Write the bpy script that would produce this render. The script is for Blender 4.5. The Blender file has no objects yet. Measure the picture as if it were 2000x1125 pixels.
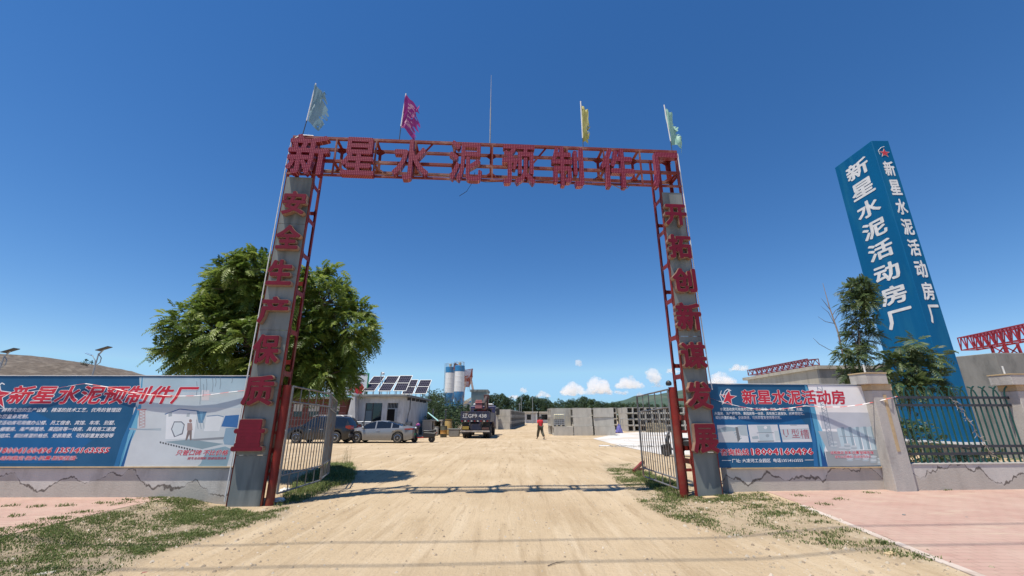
import bpy, bmesh, math, random
from mathutils import Vector, Matrix, noise, Euler
R = math.radians
S = bpy.context.scene
COL = S.collection
random.seed(7)

# ------------------------------------------------------------------ camera
PITCH, HCAM, F = R(17.2), 1.7, 813.0
cd = bpy.data.cameras.new('camera'); cam = bpy.data.objects.new('camera', cd); COL.objects.link(cam)
cd.sensor_fit = 'HORIZONTAL'; cd.sensor_width = 36; cd.lens = F/2000*36; cd.clip_start = .05; cd.clip_end = 30000
cam.location = (0, 0, HCAM); cam.rotation_euler = (R(90)+PITCH, 0, 0)
S.camera = cam
# ------------------------------------------------------------------ world, sun, exposure
SUN = Vector((-2.2, -1.8, 8.6)).normalized()
w = bpy.data.worlds.new('World'); S.world = w; w.use_nodes = True
nt = w.node_tree; bg = nt.nodes['Background']
sky = nt.nodes.new('ShaderNodeTexSky'); sky.sky_type = 'NISHITA'; sky.sun_disc = False
sky.sun_elevation = math.asin(SUN.z); sky.sun_rotation = math.atan2(SUN.x, SUN.y)
sky.altitude = 600; sky.air_density = 1.0; sky.dust_density = 0; sky.ozone_density = 3
hs = nt.nodes.new('ShaderNodeHueSaturation'); hs.inputs['Saturation'].default_value = 1.27; hs.inputs['Hue'].default_value = .504
dk = nt.nodes.new('ShaderNodeMix'); dk.data_type = 'RGBA'; dk.blend_type = 'DARKEN'; dk.inputs[0].default_value = 1; dk.inputs[7].default_value = (2.75, 4.9, 7.6, 1)
nt.links.new(sky.outputs[0], hs.inputs['Color']); nt.links.new(hs.outputs[0], dk.inputs[6]); nt.links.new(dk.outputs[2], bg.inputs[0]); bg.inputs[1].default_value = .112
sd = bpy.data.lights.new('sun', 'SUN'); sun = bpy.data.objects.new('sun', sd); COL.objects.link(sun)
sd.energy = 5.0; sd.angle = R(.5); sd.color = (1, .94, .83)
sun.rotation_euler = (-SUN).to_track_quat('-Z', 'Y').to_euler(); sun.location = (-20, -15, 60)
S.view_settings.view_transform = 'Standard'; S.view_settings.look = 'None'
S.view_settings.exposure = .27; S.view_settings.gamma = 1
S.cycles.max_bounces = 8; S.cycles.volume_bounces = 5; S.cycles.transparent_max_bounces = 12

# ------------------------------------------------------------------ pixel rays (photo pixels, 2000 wide) used to survey positions
CT, ST = math.cos(PITCH), math.sin(PITCH)
CAM = Vector((0, 0, HCAM))
def ray(u, v):
    a = (u-1000)/F; b = (562.5-v)/F
    return Vector((a, CT-b*ST, ST+b*CT))
def P(u, v, Y): r = ray(u, v); return CAM + r*(Y/r.y)
def PX(u, v, X): r = ray(u, v); return CAM + r*(X/r.x)
def G(u, v, z=0): r = ray(u, v); return CAM + r*((z-HCAM)/r.z)
def Q(u, v, p0, n): r = ray(u, v); return CAM + r*((Vector(p0)-CAM).dot(n)/r.dot(n))
def sst(a, b, x):
    t = max(0, min(1, (x-a)/(b-a))); return t*t*(3-2*t)
def gz(x, y):
    k = 1 - sst(10.6, 14, y)
    z = (.14*sst(-5.75, -6.9, x) if x < 0 else .12*sst(3.0, 5.2, x))*k
    d = math.hypot(x, y)
    if d < 60: z += .018*(noise.noise((x*.6, y*.45, 0))) * (1 - max(sst(-6.4, -6.9, x), sst(4.6, 5.1, x))*k) * (1-sst(40, 60, d))
    return z

# ------------------------------------------------------------------ mesh builder
class MB:
    def __init__(s): s.v = []; s.f = []; s.m = []; s.mi = 0
    def add(s, vs, fs, mi=None):
        o = len(s.v); s.v += [Vector(p) for p in vs]
        for f in fs: s.f.append([i+o for i in f]); s.m.append(s.mi if mi is None else mi)
        return s
    def box(s, c, d, rz=0, mi=None, M=None):
        c = Vector(c); x, y, z = d[0]/2, d[1]/2, d[2]/2
        m = M if M else Matrix.Rotation(rz, 3, 'Z')
        vs = [c + m @ Vector((a*x, b*y, e*z)) for e in (-1, 1) for a, b in ((-1, -1), (1, -1), (1, 1), (-1, 1))]
        return s.add(vs, [(3, 2, 1, 0), (4, 5, 6, 7), (0, 1, 5, 4), (1, 2, 6, 5), (2, 3, 7, 6), (3, 0, 4, 7)], mi)
    def bx(s, x0, x1, y0, y1, z0, z1, mi=None): return s.box(((x0+x1)/2, (y0+y1)/2, (z0+z1)/2), (x1-x0, y1-y0, z1-z0), 0, mi)
    def bar(s, p, q, w=.05, h=None, up=(0, 0, 1), mi=None):
        p, q = Vector(p), Vector(q); h = h or w; d = q-p; L = d.length
        if L < 1e-6: return s
        d.normalize(); up = Vector(up)
        if abs(d.dot(up)) > .98: up = Vector((0, 1, 0))
        sx = d.cross(up).normalized(); u = sx.cross(d)
        M = Matrix((d, sx, u)).transposed()
        return s.box((p+q)/2, (L, w, h), 0, mi, M)
    def tube(s, pts, r, n=8, mi=None, caps=True):
        pts = [Vector(p) for p in pts]; k = len(pts)
        rs = r if isinstance(r, (list, tuple)) else [r]*k
        o = []; 
        for i, p in enumerate(pts):
            d = (pts[min(i+1, k-1)]-pts[max(i-1, 0)]).normalized()
            ref = Vector((0, 0, 1)) if abs(d.z) < .9 else Vector((0, 1, 0))
            a = d.cross(ref).normalized(); b = d.cross(a)
            o += [p + (a*math.cos(2*math.pi*j/n) + b*math.sin(2*math.pi*j/n))*rs[i] for j in range(n)]
        fs = [(i*n+j, i*n+(j+1) % n, (i+1)*n+(j+1) % n, (i+1)*n+j) for i in range(k-1) for j in range(n)]
        if caps: fs += [tuple(range(n))[::-1], tuple(range((k-1)*n, k*n))]
        return s.add(o, fs, mi)
    def lathe(s, prof, c=(0, 0, 0), n=24, axis='Z', mi=None):
        c = Vector(c); o = []
        for r, h in prof:
            for j in range(n):
                a = 2*math.pi*j/n; x, y = r*math.cos(a), r*math.sin(a)
                o.append(c + (Vector((x, y, h)) if axis == 'Z' else Vector((x, h, y)) if axis == 'Y' else Vector((h, x, y))))
        k = len(prof)
        fs = [(i*n+j, i*n+(j+1) % n, (i+1)*n+(j+1) % n, (i+1)*n+j) for i in range(k-1) for j in range(n)]
        fs += [tuple(range(n))[::-1], tuple(range((k-1)*n, k*n))]
        return s.add(o, fs, mi)
    def prism(s, poly, d, mi=None):          # poly: list of 3D points, d: extrusion vector
        n = len(poly); d = Vector(d); poly = [Vector(p) for p in poly]
        return s.add(poly+[p+d for p in poly], [tuple(range(n))[::-1], tuple(range(n, 2*n))]+[(i, (i+1) % n, n+(i+1) % n, n+i) for i in range(n)], mi)
    def quad(s, *p, mi=None): return s.add(p, [tuple(range(len(p)))], mi)
    def build(s, name, mats, parent=None, smooth=None, local=False, bevel=0, fixn=True):
        me = bpy.data.meshes.new(name)
        vs = s.v
        if parent is not None and not local:
            M = Matrix(); q = parent
            while q is not None: M = q.matrix_basis @ M; q = q.parent
            Mi = M.inverted(); vs = [Mi @ p for p in vs]
        me.from_pydata([tuple(p) for p in vs], [], s.f)
        for m in (mats if isinstance(mats, (list, tuple)) else [mats]): me.materials.append(m)
        me.polygons.foreach_set('material_index', s.m)
        if fixn or bevel:
            b = bmesh.new(); b.from_mesh(me)
            if bevel: bmesh.ops.bevel(b, geom=list(b.edges), offset=bevel, segments=1, affect='EDGES', profile=.5)
            if fixn: bmesh.ops.recalc_face_normals(b, faces=b.faces)
            b.to_mesh(me); b.free()
        if smooth is not None:
            me.shade_smooth()
            me.set_sharp_from_angle(angle=R(smooth))
        me.update()
        o = bpy.data.objects.new(name, me); COL.objects.link(o); o.parent = parent
        return o
def tag(o, label=None, cat=None, group=None, kind=None):
    if label: o['label'] = label
    if cat: o['category'] = cat
    if group: o['group'] = group
    if kind: o['kind'] = kind
    return o
def thing(name, label, cat, loc=(0, 0, 0), rz=0, group=None):
    o = bpy.data.objects.new(name, None); COL.objects.link(o); o.location = loc; o.rotation_euler = (0, 0, rz)
    o.empty_display_size = .2
    return tag(o, label, cat, group)
def kids(o): return [c for c in COL.objects if c.parent == o]
def dup(o, loc=None, rz=None, scale=None, label=None, parent=None, group=None):
    c = o.copy(); COL.objects.link(c)
    if parent: c.parent = parent
    if loc is not None: c.location = loc
    if rz is not None: c.rotation_euler = (0, 0, rz)
    if scale is not None: c.scale = scale if hasattr(scale, '__len__') else (scale,)*3
    if label: c['label'] = label
    if group: c['group'] = group
    for ch in list(o.children): dup(ch, parent=c)
    return c

# ------------------------------------------------------------------ materials
def nodes(name):
    m = bpy.data.materials.new(name); m.use_nodes = True; t = m.node_tree
    return m, t, t.nodes['Principled BSDF'], t.links.new
def col4(c): return (c[0], c[1], c[2], 1)
def pm(name, c1, c2=None, scale=4, rough=.6, metal=0, bump=0, bscale=40, stretch=(1, 1, 1), c3=None, s3=1, lo=.35, hi=.65, spec=.5, emis=None, coat=0, world=False, trans=0):
    """principled with noise-mixed colours: c1/c2 patches, c3 coarse stains, optional bump"""
    m, t, b, L = nodes(name); N = t.nodes.new
    b.inputs['Roughness'].default_value = rough; b.inputs['Metallic'].default_value = metal
    b.inputs['Specular IOR Level'].default_value = spec; b.inputs['Coat Weight'].default_value = coat
    b.inputs['Base Color'].default_value = col4(c1)
    tc = N('ShaderNodeTexCoord'); mp = N('ShaderNodeMapping'); mp.inputs['Scale'].default_value = stretch
    if world:
        g = N('ShaderNodeNewGeometry'); L(g.outputs['Position'], mp.inputs[0])
    else: L(tc.outputs['Object'], mp.inputs[0])
    if c2 is not None:
        n = N('ShaderNodeTexNoise'); n.inputs['Scale'].default_value = scale; n.inputs['Detail'].default_value = 8; n.inputs['Roughness'].default_value = .6
        L(mp.outputs[0], n.inputs[0])
        r = N('ShaderNodeMapRange'); r.inputs[1].default_value = lo; r.inputs[2].default_value = hi; L(n.outputs[0], r.inputs[0])
        x = N('ShaderNodeMix'); x.data_type = 'RGBA'; x.inputs[6].default_value = col4(c1); x.inputs[7].default_value = col4(c2)
        L(r.outputs[0], x.inputs[0]); out = x.outputs[2]
        if c3 is not None:
            n3 = N('ShaderNodeTexNoise'); n3.inputs['Scale'].default_value = s3; n3.inputs['Detail'].default_value = 6; L(mp.outputs[0], n3.inputs[0])
            r3 = N('ShaderNodeMapRange'); r3.inputs[1].default_value = .5; r3.inputs[2].default_value = .68; L(n3.outputs[0], r3.inputs[0])
            x3 = N('ShaderNodeMix'); x3.data_type = 'RGBA'; x3.inputs[7].default_value = col4(c3); L(out, x3.inputs[6]); L(r3.outputs[0], x3.inputs[0]); out = x3.outputs[2]
        L(out, b.inputs['Base Color'])
    if bump:
        n2 = N('ShaderNodeTexNoise'); n2.inputs['Scale'].default_value = bscale; n2.inputs['Detail'].default_value = 6; L(mp.outputs[0], n2.inputs[0])
        bp = N('ShaderNodeBump'); bp.inputs['Strength'].default_value = bump; bp.inputs['Distance'].default_value = .02
        L(n2.outputs[0], bp.inputs['Height']); L(bp.outputs[0], b.inputs['Normal'])
    if trans: b.inputs['Transmission Weight'].default_value = trans
    if emis: b.inputs['Emission Color'].default_value = col4(emis); b.inputs['Emission Strength'].default_value = 1
    return m
def leafmat(name, a, b_, c, tr=.35, rough=.45):
    m, t, b, L = nodes(name); N = t.nodes.new
    g = N('ShaderNodeNewGeometry'); cr = N('ShaderNodeValToRGB'); e = cr.color_ramp.elements
    e[0].color = col4(a); e[0].position = 0; e[1].color = col4(c); e[1].position = 1
    q = cr.color_ramp.elements.new(.6); q.color = col4(b_)
    L(g.outputs['Random Per Island'], cr.inputs[0]); L(cr.outputs[0], b.inputs['Base Color'])
    b.inputs['Roughness'].default_value = rough; b.inputs['Specular IOR Level'].default_value = .4
    tl = N('ShaderNodeBsdfTranslucent'); L(cr.outputs[0], tl.inputs[0])
    mx = N('ShaderNodeMixShader'); mx.inputs[0].default_value = tr
    L(b.outputs[0], mx.inputs[1]); L(tl.outputs[0], mx.inputs[2])
    L(mx.outputs[0], t.nodes['Material Output'].inputs[0])
    return m
def glassm(name, c=(.01, .012, .015)): return pm(name, c, rough=.05, spec=.8)
M = {}
M['red_steel'] = pm('red_steel', (.23, .022, .015), (.17, .018, .014), 5, .5, 0, .15, 30, c3=(.20, .055, .032), s3=2.2, spec=.3)
M['old_red'] = pm('old_red', (.19, .038, .032), (.30, .155, .125), 2.2, .6, 0, .2, 25, c3=(.17, .022, .017), s3=2.0, spec=.25, lo=.48, hi=.62)
M['panel_gray'] = pm('panel_gray', (.165, .185, .182), (.235, .25, .24), 1.6, .55, .1, .15, 6, stretch=(2, 2, .35), c3=(.09, .10, .10), s3=1.1, spec=.25)
M['beige_side'] = pm('beige_side', (.34, .22, .15), (.24, .14, .10), 6, .6)
M['crimson'] = pm('crimson', (.17, .006, .022), (.13, .005, .016), 3, .45, spec=.3)
M['white_paint'] = pm('white_paint', (.75, .75, .74), (.62, .62, .6), 3, .45)
M['gray_paint'] = pm('gray_paint', (.26, .28, .30), (.36, .37, .38), 5, .45, .3)
M['dark_steel'] = pm('dark_steel', (.05, .055, .065), (.09, .09, .1), 6, .5, .4)
M['black'] = pm('black', (.015, .015, .016), rough=.5)
M['rubber'] = pm('rubber', (.02, .02, .02), (.045, .04, .035), 8, .8)
M['alu'] = pm('alu', (.55, .56, .58), (.42, .43, .45), 6, .35, .8)
M['void'] = pm('void', (.012, .012, .013), rough=.9, spec=.1)
def ledmat():
    m, t, b, L = nodes('led_board'); N = t.nodes.new
    tc = N('ShaderNodeTexCoord'); sp = N('ShaderNodeSeparateXYZ'); L(tc.outputs['Object'], sp.inputs[0])
    out = []
    for ax in (0, 2):
        a = N('ShaderNodeMath'); a.operation = 'MULTIPLY'; a.inputs[1].default_value = 2*math.pi/.044; L(sp.outputs[ax], a.inputs[0])
        s_ = N('ShaderNodeMath'); s_.operation = 'SINE'; L(a.outputs[0], s_.inputs[0]); out.append(s_)
    ad = N('ShaderNodeMath'); ad.operation = 'ADD'; L(out[0].outputs[0], ad.inputs[0]); L(out[1].outputs[0], ad.inputs[1])
    r = N('ShaderNodeMapRange'); r.inputs[1].default_value = 1.05; r.inputs[2].default_value = 1.5; L(ad.outputs[0], r.inputs[0])
    x = N('ShaderNodeMix'); x.data_type = 'RGBA'; x.inputs[6].default_value = (.165, .008, .02, 1); x.inputs[7].default_value = (.55, .17, .19, 1)
    L(r.outputs[0], x.inputs[0]); L(x.outputs[2], b.inputs['Base Color']); b.inputs['Roughness'].default_value = .35
    return m
M['led'] = ledmat()
def concrete(name, a, b_, stain, crack=False, vs=(1, 1, .35)):
    m, t, b, L = nodes(name); N = t.nodes.new
    tc = N('ShaderNodeNewGeometry'); mp = N('ShaderNodeMapping'); mp.inputs['Scale'].default_value = vs; L(tc.outputs['Position'], mp.inputs[0])
    n = N('ShaderNodeTexNoise'); n.inputs['Scale'].default_value = 2.5; n.inputs['Detail'].default_value = 10; n.inputs['Roughness'].default_value = .65; L(mp.outputs[0], n.inputs[0])
    r = N('ShaderNodeValToRGB'); e = r.color_ramp.elements; e[0].position = .3; e[0].color = col4(stain); e[1].position = .72; e[1].color = col4(b_)
    q = e.new(.46); q.color = col4(a); L(n.outputs[0], r.inputs[0]); out = r.outputs[0]
    n2 = N('ShaderNodeTexNoise'); n2.inputs['Scale'].default_value = 30; n2.inputs['Detail'].default_value = 5; L(tc.outputs['Position'], n2.inputs[0])
    h = n2.outputs[0]
    if crack:
        sp = N('ShaderNodeSeparateXYZ'); L(tc.outputs['Position'], sp.inputs[0])
        def n1(sc, st, det=6, ro=.6):
            mq = N('ShaderNodeMapping'); mq.inputs['Scale'].default_value = st; L(tc.outputs['Position'], mq.inputs[0]); q = N('ShaderNodeTexNoise'); q.inputs['Scale'].default_value = sc; q.inputs['Detail'].default_value = det; q.inputs['Roughness'].default_value = ro; L(mq.outputs[0], q.inputs[0]); return q.outputs[0]
        def ma(op, a, b=None):
            q = N('ShaderNodeMath'); q.operation = op
            for k, v in enumerate((a, b)):
                if v is None: continue
                if isinstance(v, (int, float)): q.inputs[k].default_value = v
                else: L(v, q.inputs[k])
            return q.outputs[0]
        line = ma('ADD', ma('MULTIPLY', n1(.8, (1, 1, .25), 7, .55), 1.9), -.52)
        dz = ma('SUBTRACT', sp.outputs[2], line); wd = ma('ADD', ma('MULTIPLY', n1(2.4, (1, 1, 1), 3), .11), -.046)
        rr = N('ShaderNodeMapRange'); rr.inputs[1].default_value = 0; rr.inputs[2].default_value = .016; rr.inputs[3].default_value = .9; rr.inputs[4].default_value = 0; L(ma('SUBTRACT', ma('ABSOLUTE', dz), wd), rr.inputs[0])
        brk = N('ShaderNodeMapRange'); brk.inputs[1].default_value = .30; brk.inputs[2].default_value = .45; L(n1(22, (1, 1, 1), 5, .7), brk.inputs[0])
        mu = N('ShaderNodeMath'); mu.operation = 'MULTIPLY'; L(rr.outputs[0], mu.inputs[0]); L(brk.outputs[0], mu.inputs[1])
        low = N('ShaderNodeMapRange'); low.inputs[1].default_value = .02; low.inputs[2].default_value = -.05; low.inputs[4].default_value = .45; L(dz, low.inputs[0])
        xl = N('ShaderNodeMix'); xl.data_type = 'RGBA'; xl.inputs[7].default_value = (.36, .31, .24, 1); L(out, xl.inputs[6]); L(low.outputs[0], xl.inputs[0]); out = xl.outputs[2]
        x = N('ShaderNodeMix'); x.data_type = 'RGBA'; x.inputs[7].default_value = (.11, .09, .075, 1); L(mu.outputs[0], x.inputs[0]); L(out, x.inputs[6]); out = x.outputs[2]
    L(out, b.inputs['Base Color']); b.inputs['Roughness'].default_value = .85; b.inputs['Specular IOR Level'].default_value = .25
    bp = N('ShaderNodeBump'); bp.inputs['Strength'].default_value = .25; bp.inputs['Distance'].default_value = .02; L(h, bp.inputs['Height']); L(bp.outputs[0], b.inputs['Normal'])
    return m
M['plaster'] = concrete('plaster', (.53, .50, .455), (.62, .58, .52), (.40, .375, .34), True)
M['pillar'] = concrete('pillar', (.43, .405, .37), (.53, .49, .435), (.29, .27, .25))
M['tan_stone'] = pm('tan_stone', (.56, .42, .24), (.44, .32, .18), 6, .8)
M['concrete'] = concrete('concrete', (.43, .405, .355), (.51, .48, .42), (.34, .32, .285))
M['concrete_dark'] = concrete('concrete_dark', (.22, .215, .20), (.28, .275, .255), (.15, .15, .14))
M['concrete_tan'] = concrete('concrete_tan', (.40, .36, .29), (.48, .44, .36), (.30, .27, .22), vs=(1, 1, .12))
M['whitewash'] = concrete('whitewash', (.47, .47, .47), (.60, .60, .60), (.33, .33, .34))

# ------------------------------------------------------------------ lettering: glyph meshes from the built-in font, made bold by a ring of shifted copies
_gl = {}
def glyph(s, res):
    k = (s, res)
    if k in _gl: return _gl[k]
    out = []
    for flat in (True, False):
        cu = bpy.data.curves.new('lettering', 'FONT'); cu.body = s; cu.size = 1; cu.resolution_u = res
        cu.dimensions = '2D'; cu.fill_mode = 'FRONT' if flat else 'BOTH'; cu.extrude = 0 if flat else .5
        o = bpy.data.objects.new('lettering', cu); COL.objects.link(o)
        me = bpy.data.meshes.new_from_object(o.evaluated_get(bpy.context.evaluated_depsgraph_get()))
        out.append(([v.co.copy() for v in me.vertices], [tuple(p.vertices) for p in me.polygons]))
        bpy.data.objects.remove(o); bpy.data.curves.remove(cu); bpy.data.meshes.remove(me)
    _gl[k] = out; return out
def letter(mb, s, c, right, up, w, h=None, depth=0, bold=.03, shear=0, res=2, n=8, mi=None, em=False):
    """lettering s centred on c in the plane right/up; w x h = drawn size; depth > 0 extrudes along right x up"""
    vs, fs = glyph(s, res)[0 if depth == 0 else 1]
    x0, x1 = min(v.x for v in vs), max(v.x for v in vs); y0, y1 = min(v.y for v in vs), max(v.y for v in vs)
    if em: x0, x1 = 0.02, .98; y0, y1 = -.09, .85
    cx, cy = (x0+x1)/2, (y0+y1)/2
    ww, hh = x1-x0+2*bold, y1-y0+2*bold
    sx = w/ww; sy = h/hh if h else sx
    right, up, c = Vector(right).normalized(), Vector(up).normalized(), Vector(c); nr = right.cross(up)
    offs = [(0, 0)] + ([(math.cos(2*math.pi*k/n)*bold, math.sin(2*math.pi*k/n)*bold) for k in range(n)] if bold else [])
    for k, (ox, oy) in enumerate(offs):
        ez = k*.0004 if depth else k*.00006
        o = []
        for v in vs:
            y = (v.y-cy+oy)*sy
            o.append(c + right*((v.x-cx+ox)*sx + y*shear) + up*y + nr*((v.z+.5)*(depth+ez) if depth else ez))
        mb.add(o, fs, mi)
    return mb

# ------------------------------------------------------------------ ground
def inpoly(p, poly):
    c = False; n = len(poly)
    for i in range(n):
        a, b = poly[i], poly[i-1]
        if (a[1] > p[1]) != (b[1] > p[1]) and p[0] < (b[0]-a[0])*(p[1]-a[1])/(b[1]-a[1])+a[0]: c = not c
    return c
def edist(p, poly):
    best = 1e9; n = len(poly)
    for i in range(n):
        ax, ay = poly[i][0], poly[i][1]; bx_, by = poly[i-1][0], poly[i-1][1]
        dx, dy = bx_-ax, by-ay; L = dx*dx+dy*dy
        t = 0 if L == 0 else max(0, min(1, ((p[0]-ax)*dx+(p[1]-ay)*dy)/L))
        best = min(best, math.hypot(p[0]-ax-t*dx, p[1]-ay-t*dy))
    return best
def gpoly(*px, z=0): return [tuple(G(u, v, z)[:2]) for u, v in px]
VERGE = [gpoly((322, 975), (440, 990), (500, 1000), (570, 990), (545, 1010), (430, 1045), (330, 1075), (205, 1125), (120, 1180), (-200, 1240), (-260, 1125), (-60, 1068), (120, 1022)),
         gpoly((1175, 908), (1235, 905), (1268, 925), (1345, 955), (1420, 965), (1475, 968), (1560, 1000), (1690, 1052), (1800, 1100), (1870, 1125), (1760, 1112), (1600, 1078), (1420, 1045), (1270, 1000), (1215, 955)),
         gpoly((535, 992), (580, 935), (640, 915), (690, 906), (700, 922), (690, 940), (600, 978))]
DRY = gpoly((1060, 862), (1210, 852), (1260, 905), (1180, 905))
def sdist(p, poly): d = edist(p, poly); return d if inpoly(p, poly) else -d
xs = [-8000, -3000, -1200, -500, -220, -120, -70, -45, -32, -24, -18] + [-14+.2*i for i in range(141)] + [18, 24, 32, 45, 70, 120, 220, 500, 1200, 3000, 8000]
ys = [-200, -60, -20, -6, 0, 1.4] + [2+.2*i for i in range(71)] + [16.6+i*1.2 for i in range(38)] + [64, 72, 85, 100, 130, 170, 250, 400, 800, 1600, 3500, 9000]
g = MB(); nx = len(xs); wts = []
for y in ys:
    for x in xs:
        g.v.append(Vector((x, y, gz(x, y))))
        wt = 0
        if -15 < x < 15 and y < 17:
            for qi, q in enumerate(VERGE):
                wt = max(wt, (1, .5, .9)[qi]*sst(-.25, .3, sdist((x, y), q) + .30*noise.noise((x*1.3, y*1.3, 3)) + .12*noise.noise((x*4, y*4, 8))))
        wts.append(wt)
for j in range(len(ys)-1):
    for i in range(nx-1): g.f.append((j*nx+i, j*nx+i+1, (j+1)*nx+i+1, (j+1)*nx+i)); g.m.append(0)
def dirtmat():
    m, t, b, L = nodes('dirt'); N = t.nodes.new
    ge = N('ShaderNodeNewGeometry')
    def nz(sc, det=8, st=(1, 1, 1), rough=.6):
        mp = N('ShaderNodeMapping'); mp.inputs['Scale'].default_value = st; L(ge.outputs['Position'], mp.inputs[0])
        n = N('ShaderNodeTexNoise'); n.inputs['Scale'].default_value = sc; n.inputs['Detail'].default_value = det; n.inputs['Roughness'].default_value = rough; L(mp.outputs[0], n.inputs[0]); return n.outputs[0]
    def rng(x, a, b_, c=0, d=1):
        r = N('ShaderNodeMapRange'); r.inputs[1].default_value = a; r.inputs[2].default_value = b_; r.inputs[3].default_value = c; r.inputs[4].default_value = d; L(x, r.inputs[0]); return r.outputs[0]
    def mix(f, a, b_):
        x = N('ShaderNodeMix'); x.data_type = 'RGBA'
        for s_, v in ((6, a), (7, b_)):
            if isinstance(v, tuple): x.inputs[s_].default_value = col4(v)
            else: L(v, x.inputs[s_])
        L(f, x.inputs[0]); return x.outputs[2]
    c = mix(rng(nz(.35), .35, .65), (.52, .405, .27), (.43, .325, .205))
    c = mix(rng(nz(1, 7, (2.6, .22, 1)), .52, .66, 0, .55), c, (.585, .475, .335))       # wheel tracks along the drive
    c = mix(rng(nz(1, 7, (3.4, .3, 1)), .34, .46, .7, 0), c, (.35, .255, .155))
    c = mix(rng(nz(.16, 6), .52, .66, 0, .55), c, (.37, .265, .16))
    c = mix(rng(nz(1, 8, (9, .5, 1), .7), .56, .66, 0, .5), c, (.33, .24, .15))
    c = mix(rng(nz(26, 6, rough=.75), .56, .74, 0, .7), c, (.62, .53, .41))
    c = mix(rng(nz(34, 5), .60, .72, 0, .75), c, (.33, .25, .17))
    at = N('ShaderNodeAttribute'); at.attribute_name = 'verge'
    soil = mix(rng(nz(5, 9, rough=.7), .4, .6), (.36, .29, .20), (.20, .155, .11))
    soil = mix(rng(nz(40, 5), .5, .66, 0, .8), soil, (.47, .39, .28))
    c = mix(at.outputs['Fac'], c, soil)
    L(c, b.inputs['Base Color']); b.inputs['Roughness'].default_value = .95; b.inputs['Specular IOR Level'].default_value = .1
    h = N('ShaderNodeMath'); h.operation = 'ADD'; L(nz(9, 10, rough=.7), h.inputs[0]); L(nz(1, 7, (5, .5, 1)), h.inputs[1])
    bp = N('ShaderNodeBump'); bp.inputs['Strength'].default_value = .8; bp.inputs['Distance'].default_value = .06; L(h.outputs[0], bp.inputs['Height']); L(bp.outputs[0], b.inputs['Normal'])
    return m
ground = tag(g.build('ground', dirtmat(), smooth=180, fixn=False), kind='structure')
at = ground.data.attributes.new('verge', 'FLOAT', 'POINT'); at.data.foreach_set('value', wts)

def brickmat():
    m, t, b, L = nodes('brick_paving'); N = t.nodes.new
    ge = N('ShaderNodeNewGeometry')
    br = N('ShaderNodeTexBrick'); br.inputs['Scale'].default_value = 1; br.inputs['Brick Width'].default_value = .23; br.inputs['Row Height'].default_value = .115
    br.inputs['Mortar Size'].default_value = .006; br.inputs['Mortar Smooth'].default_value = .4; br.inputs['Bias'].default_value = 0
    br.inputs['Color1'].default_value = (.41, .262, .218, 1); br.inputs['Color2'].default_value = (.385, .235, .195, 1); br.inputs['Mortar'].default_value = (.27, .19, .15, 1)
    n0 = N('ShaderNodeTexNoise'); n0.inputs['Scale'].default_value = 6; L(ge.outputs['Position'], n0.inputs[0])
    mv = N('ShaderNodeMix'); mv.data_type = 'VECTOR'; mv.inputs[0].default_value = .025; L(ge.outputs['Position'], mv.inputs[4]); L(n0.outputs[1], mv.inputs[5]); L(mv.outputs[1], br.inputs[0])
    def dust(sc, a, b_, mx, col, src, st=(1, 1, 1)):
        mp = N('ShaderNodeMapping'); mp.inputs['Scale'].default_value = st; L(ge.outputs['Position'], mp.inputs[0])
        n = N('ShaderNodeTexNoise'); n.inputs['Scale'].default_value = sc; n.inputs['Detail'].default_value = 9; n.inputs['Roughness'].default_value = .65; L(mp.outputs[0], n.inputs[0])
        r = N('ShaderNodeMapRange'); r.inputs[1].default_value = a; r.inputs[2].default_value = b_; r.inputs[4].default_value = mx; L(n.outputs[0], r.inputs[0])
        x = N('ShaderNodeMix'); x.data_type = 'RGBA'; x.inputs[7].default_value = col4(col); L(src, x.inputs[6]); L(r.outputs[0], x.inputs[0]); return x.outputs[2]
    c = dust(1.2, .3, .65, .62, (.48, .36, .295), br.outputs[0])
    c = dust(7, .55, .75, .6, (.40, .30, .23), c)
    c = dust(2.2, .56, .7, .75, (.49, .39, .30), c, (.5, 1.4, 1))
    L(c, b.inputs['Base Color']); b.inputs['Roughness'].default_value = .9; b.inputs['Specular IOR Level'].default_value = .15
    bp = N('ShaderNodeBump'); bp.inputs['Strength'].default_value = .5; bp.inputs['Distance'].default_value = .012; bp.invert = True; L(br.outputs['Fac'], bp.inputs['Height']); L(bp.outputs[0], b.inputs['Normal'])
    return m
M['brick'] = brickmat()
# brick pavements: slabs a few mm above the raised verge ground
RIGHT_EDGE = [(5.62, 10.1), (5.45, 8.6), (5.2, 7.0), (4.95, 5.4), (4.75, 4.0), (4.6, 2.0)]
LEFT_EDGE = [(-6.95, 9.3), (-7.0, 8.2), (-6.95, 7.1), (-6.98, 6.0), (-7.05, 4.5), (-7.2, 2.0)]
def pave(edge, far, z, name):
    mb = MB(); e2 = []
    for i in range(len(edge)-1):
        for k in range(6):
            a, b = Vector(edge[i]), Vector(edge[i+1]); p = a.lerp(b, k/6)
            e2.append((p.x + .05*noise.noise((p.y*3, far, 0)), p.y))
    e2.append(edge[-1]); n = len(e2)
    top = [(x, y, z+.006) for x, y in e2]; fr = [(far, y, z+.006) for x, y in e2]
    mb.add(top+fr, [(i, i+1, n+i+1, n+i) for i in range(n-1)])
    low = [(x, y, z-.14) for x, y in e2]
    mb.add(top+low, [(i, i+1, n+i+1, n+i) for i in range(n-1)])
    return tag(mb.build(name, M['brick']), kind='structure')
ry = [(x, y) for x, y in RIGHT_EDGE]
mb = MB()
pave(RIGHT_EDGE, 40, .12, 'pavement'); pave(LEFT_EDGE, -40, .14, 'pavement')
# extend right pavement up to the angled wall
mb = MB(); mb.quad((5.62, 10.1, .126), (40, 10.1, .126), (40, 13, .126), (5.62, 10.16, .126))
tag(mb.build('pavement', M['brick']), kind='structure')
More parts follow.
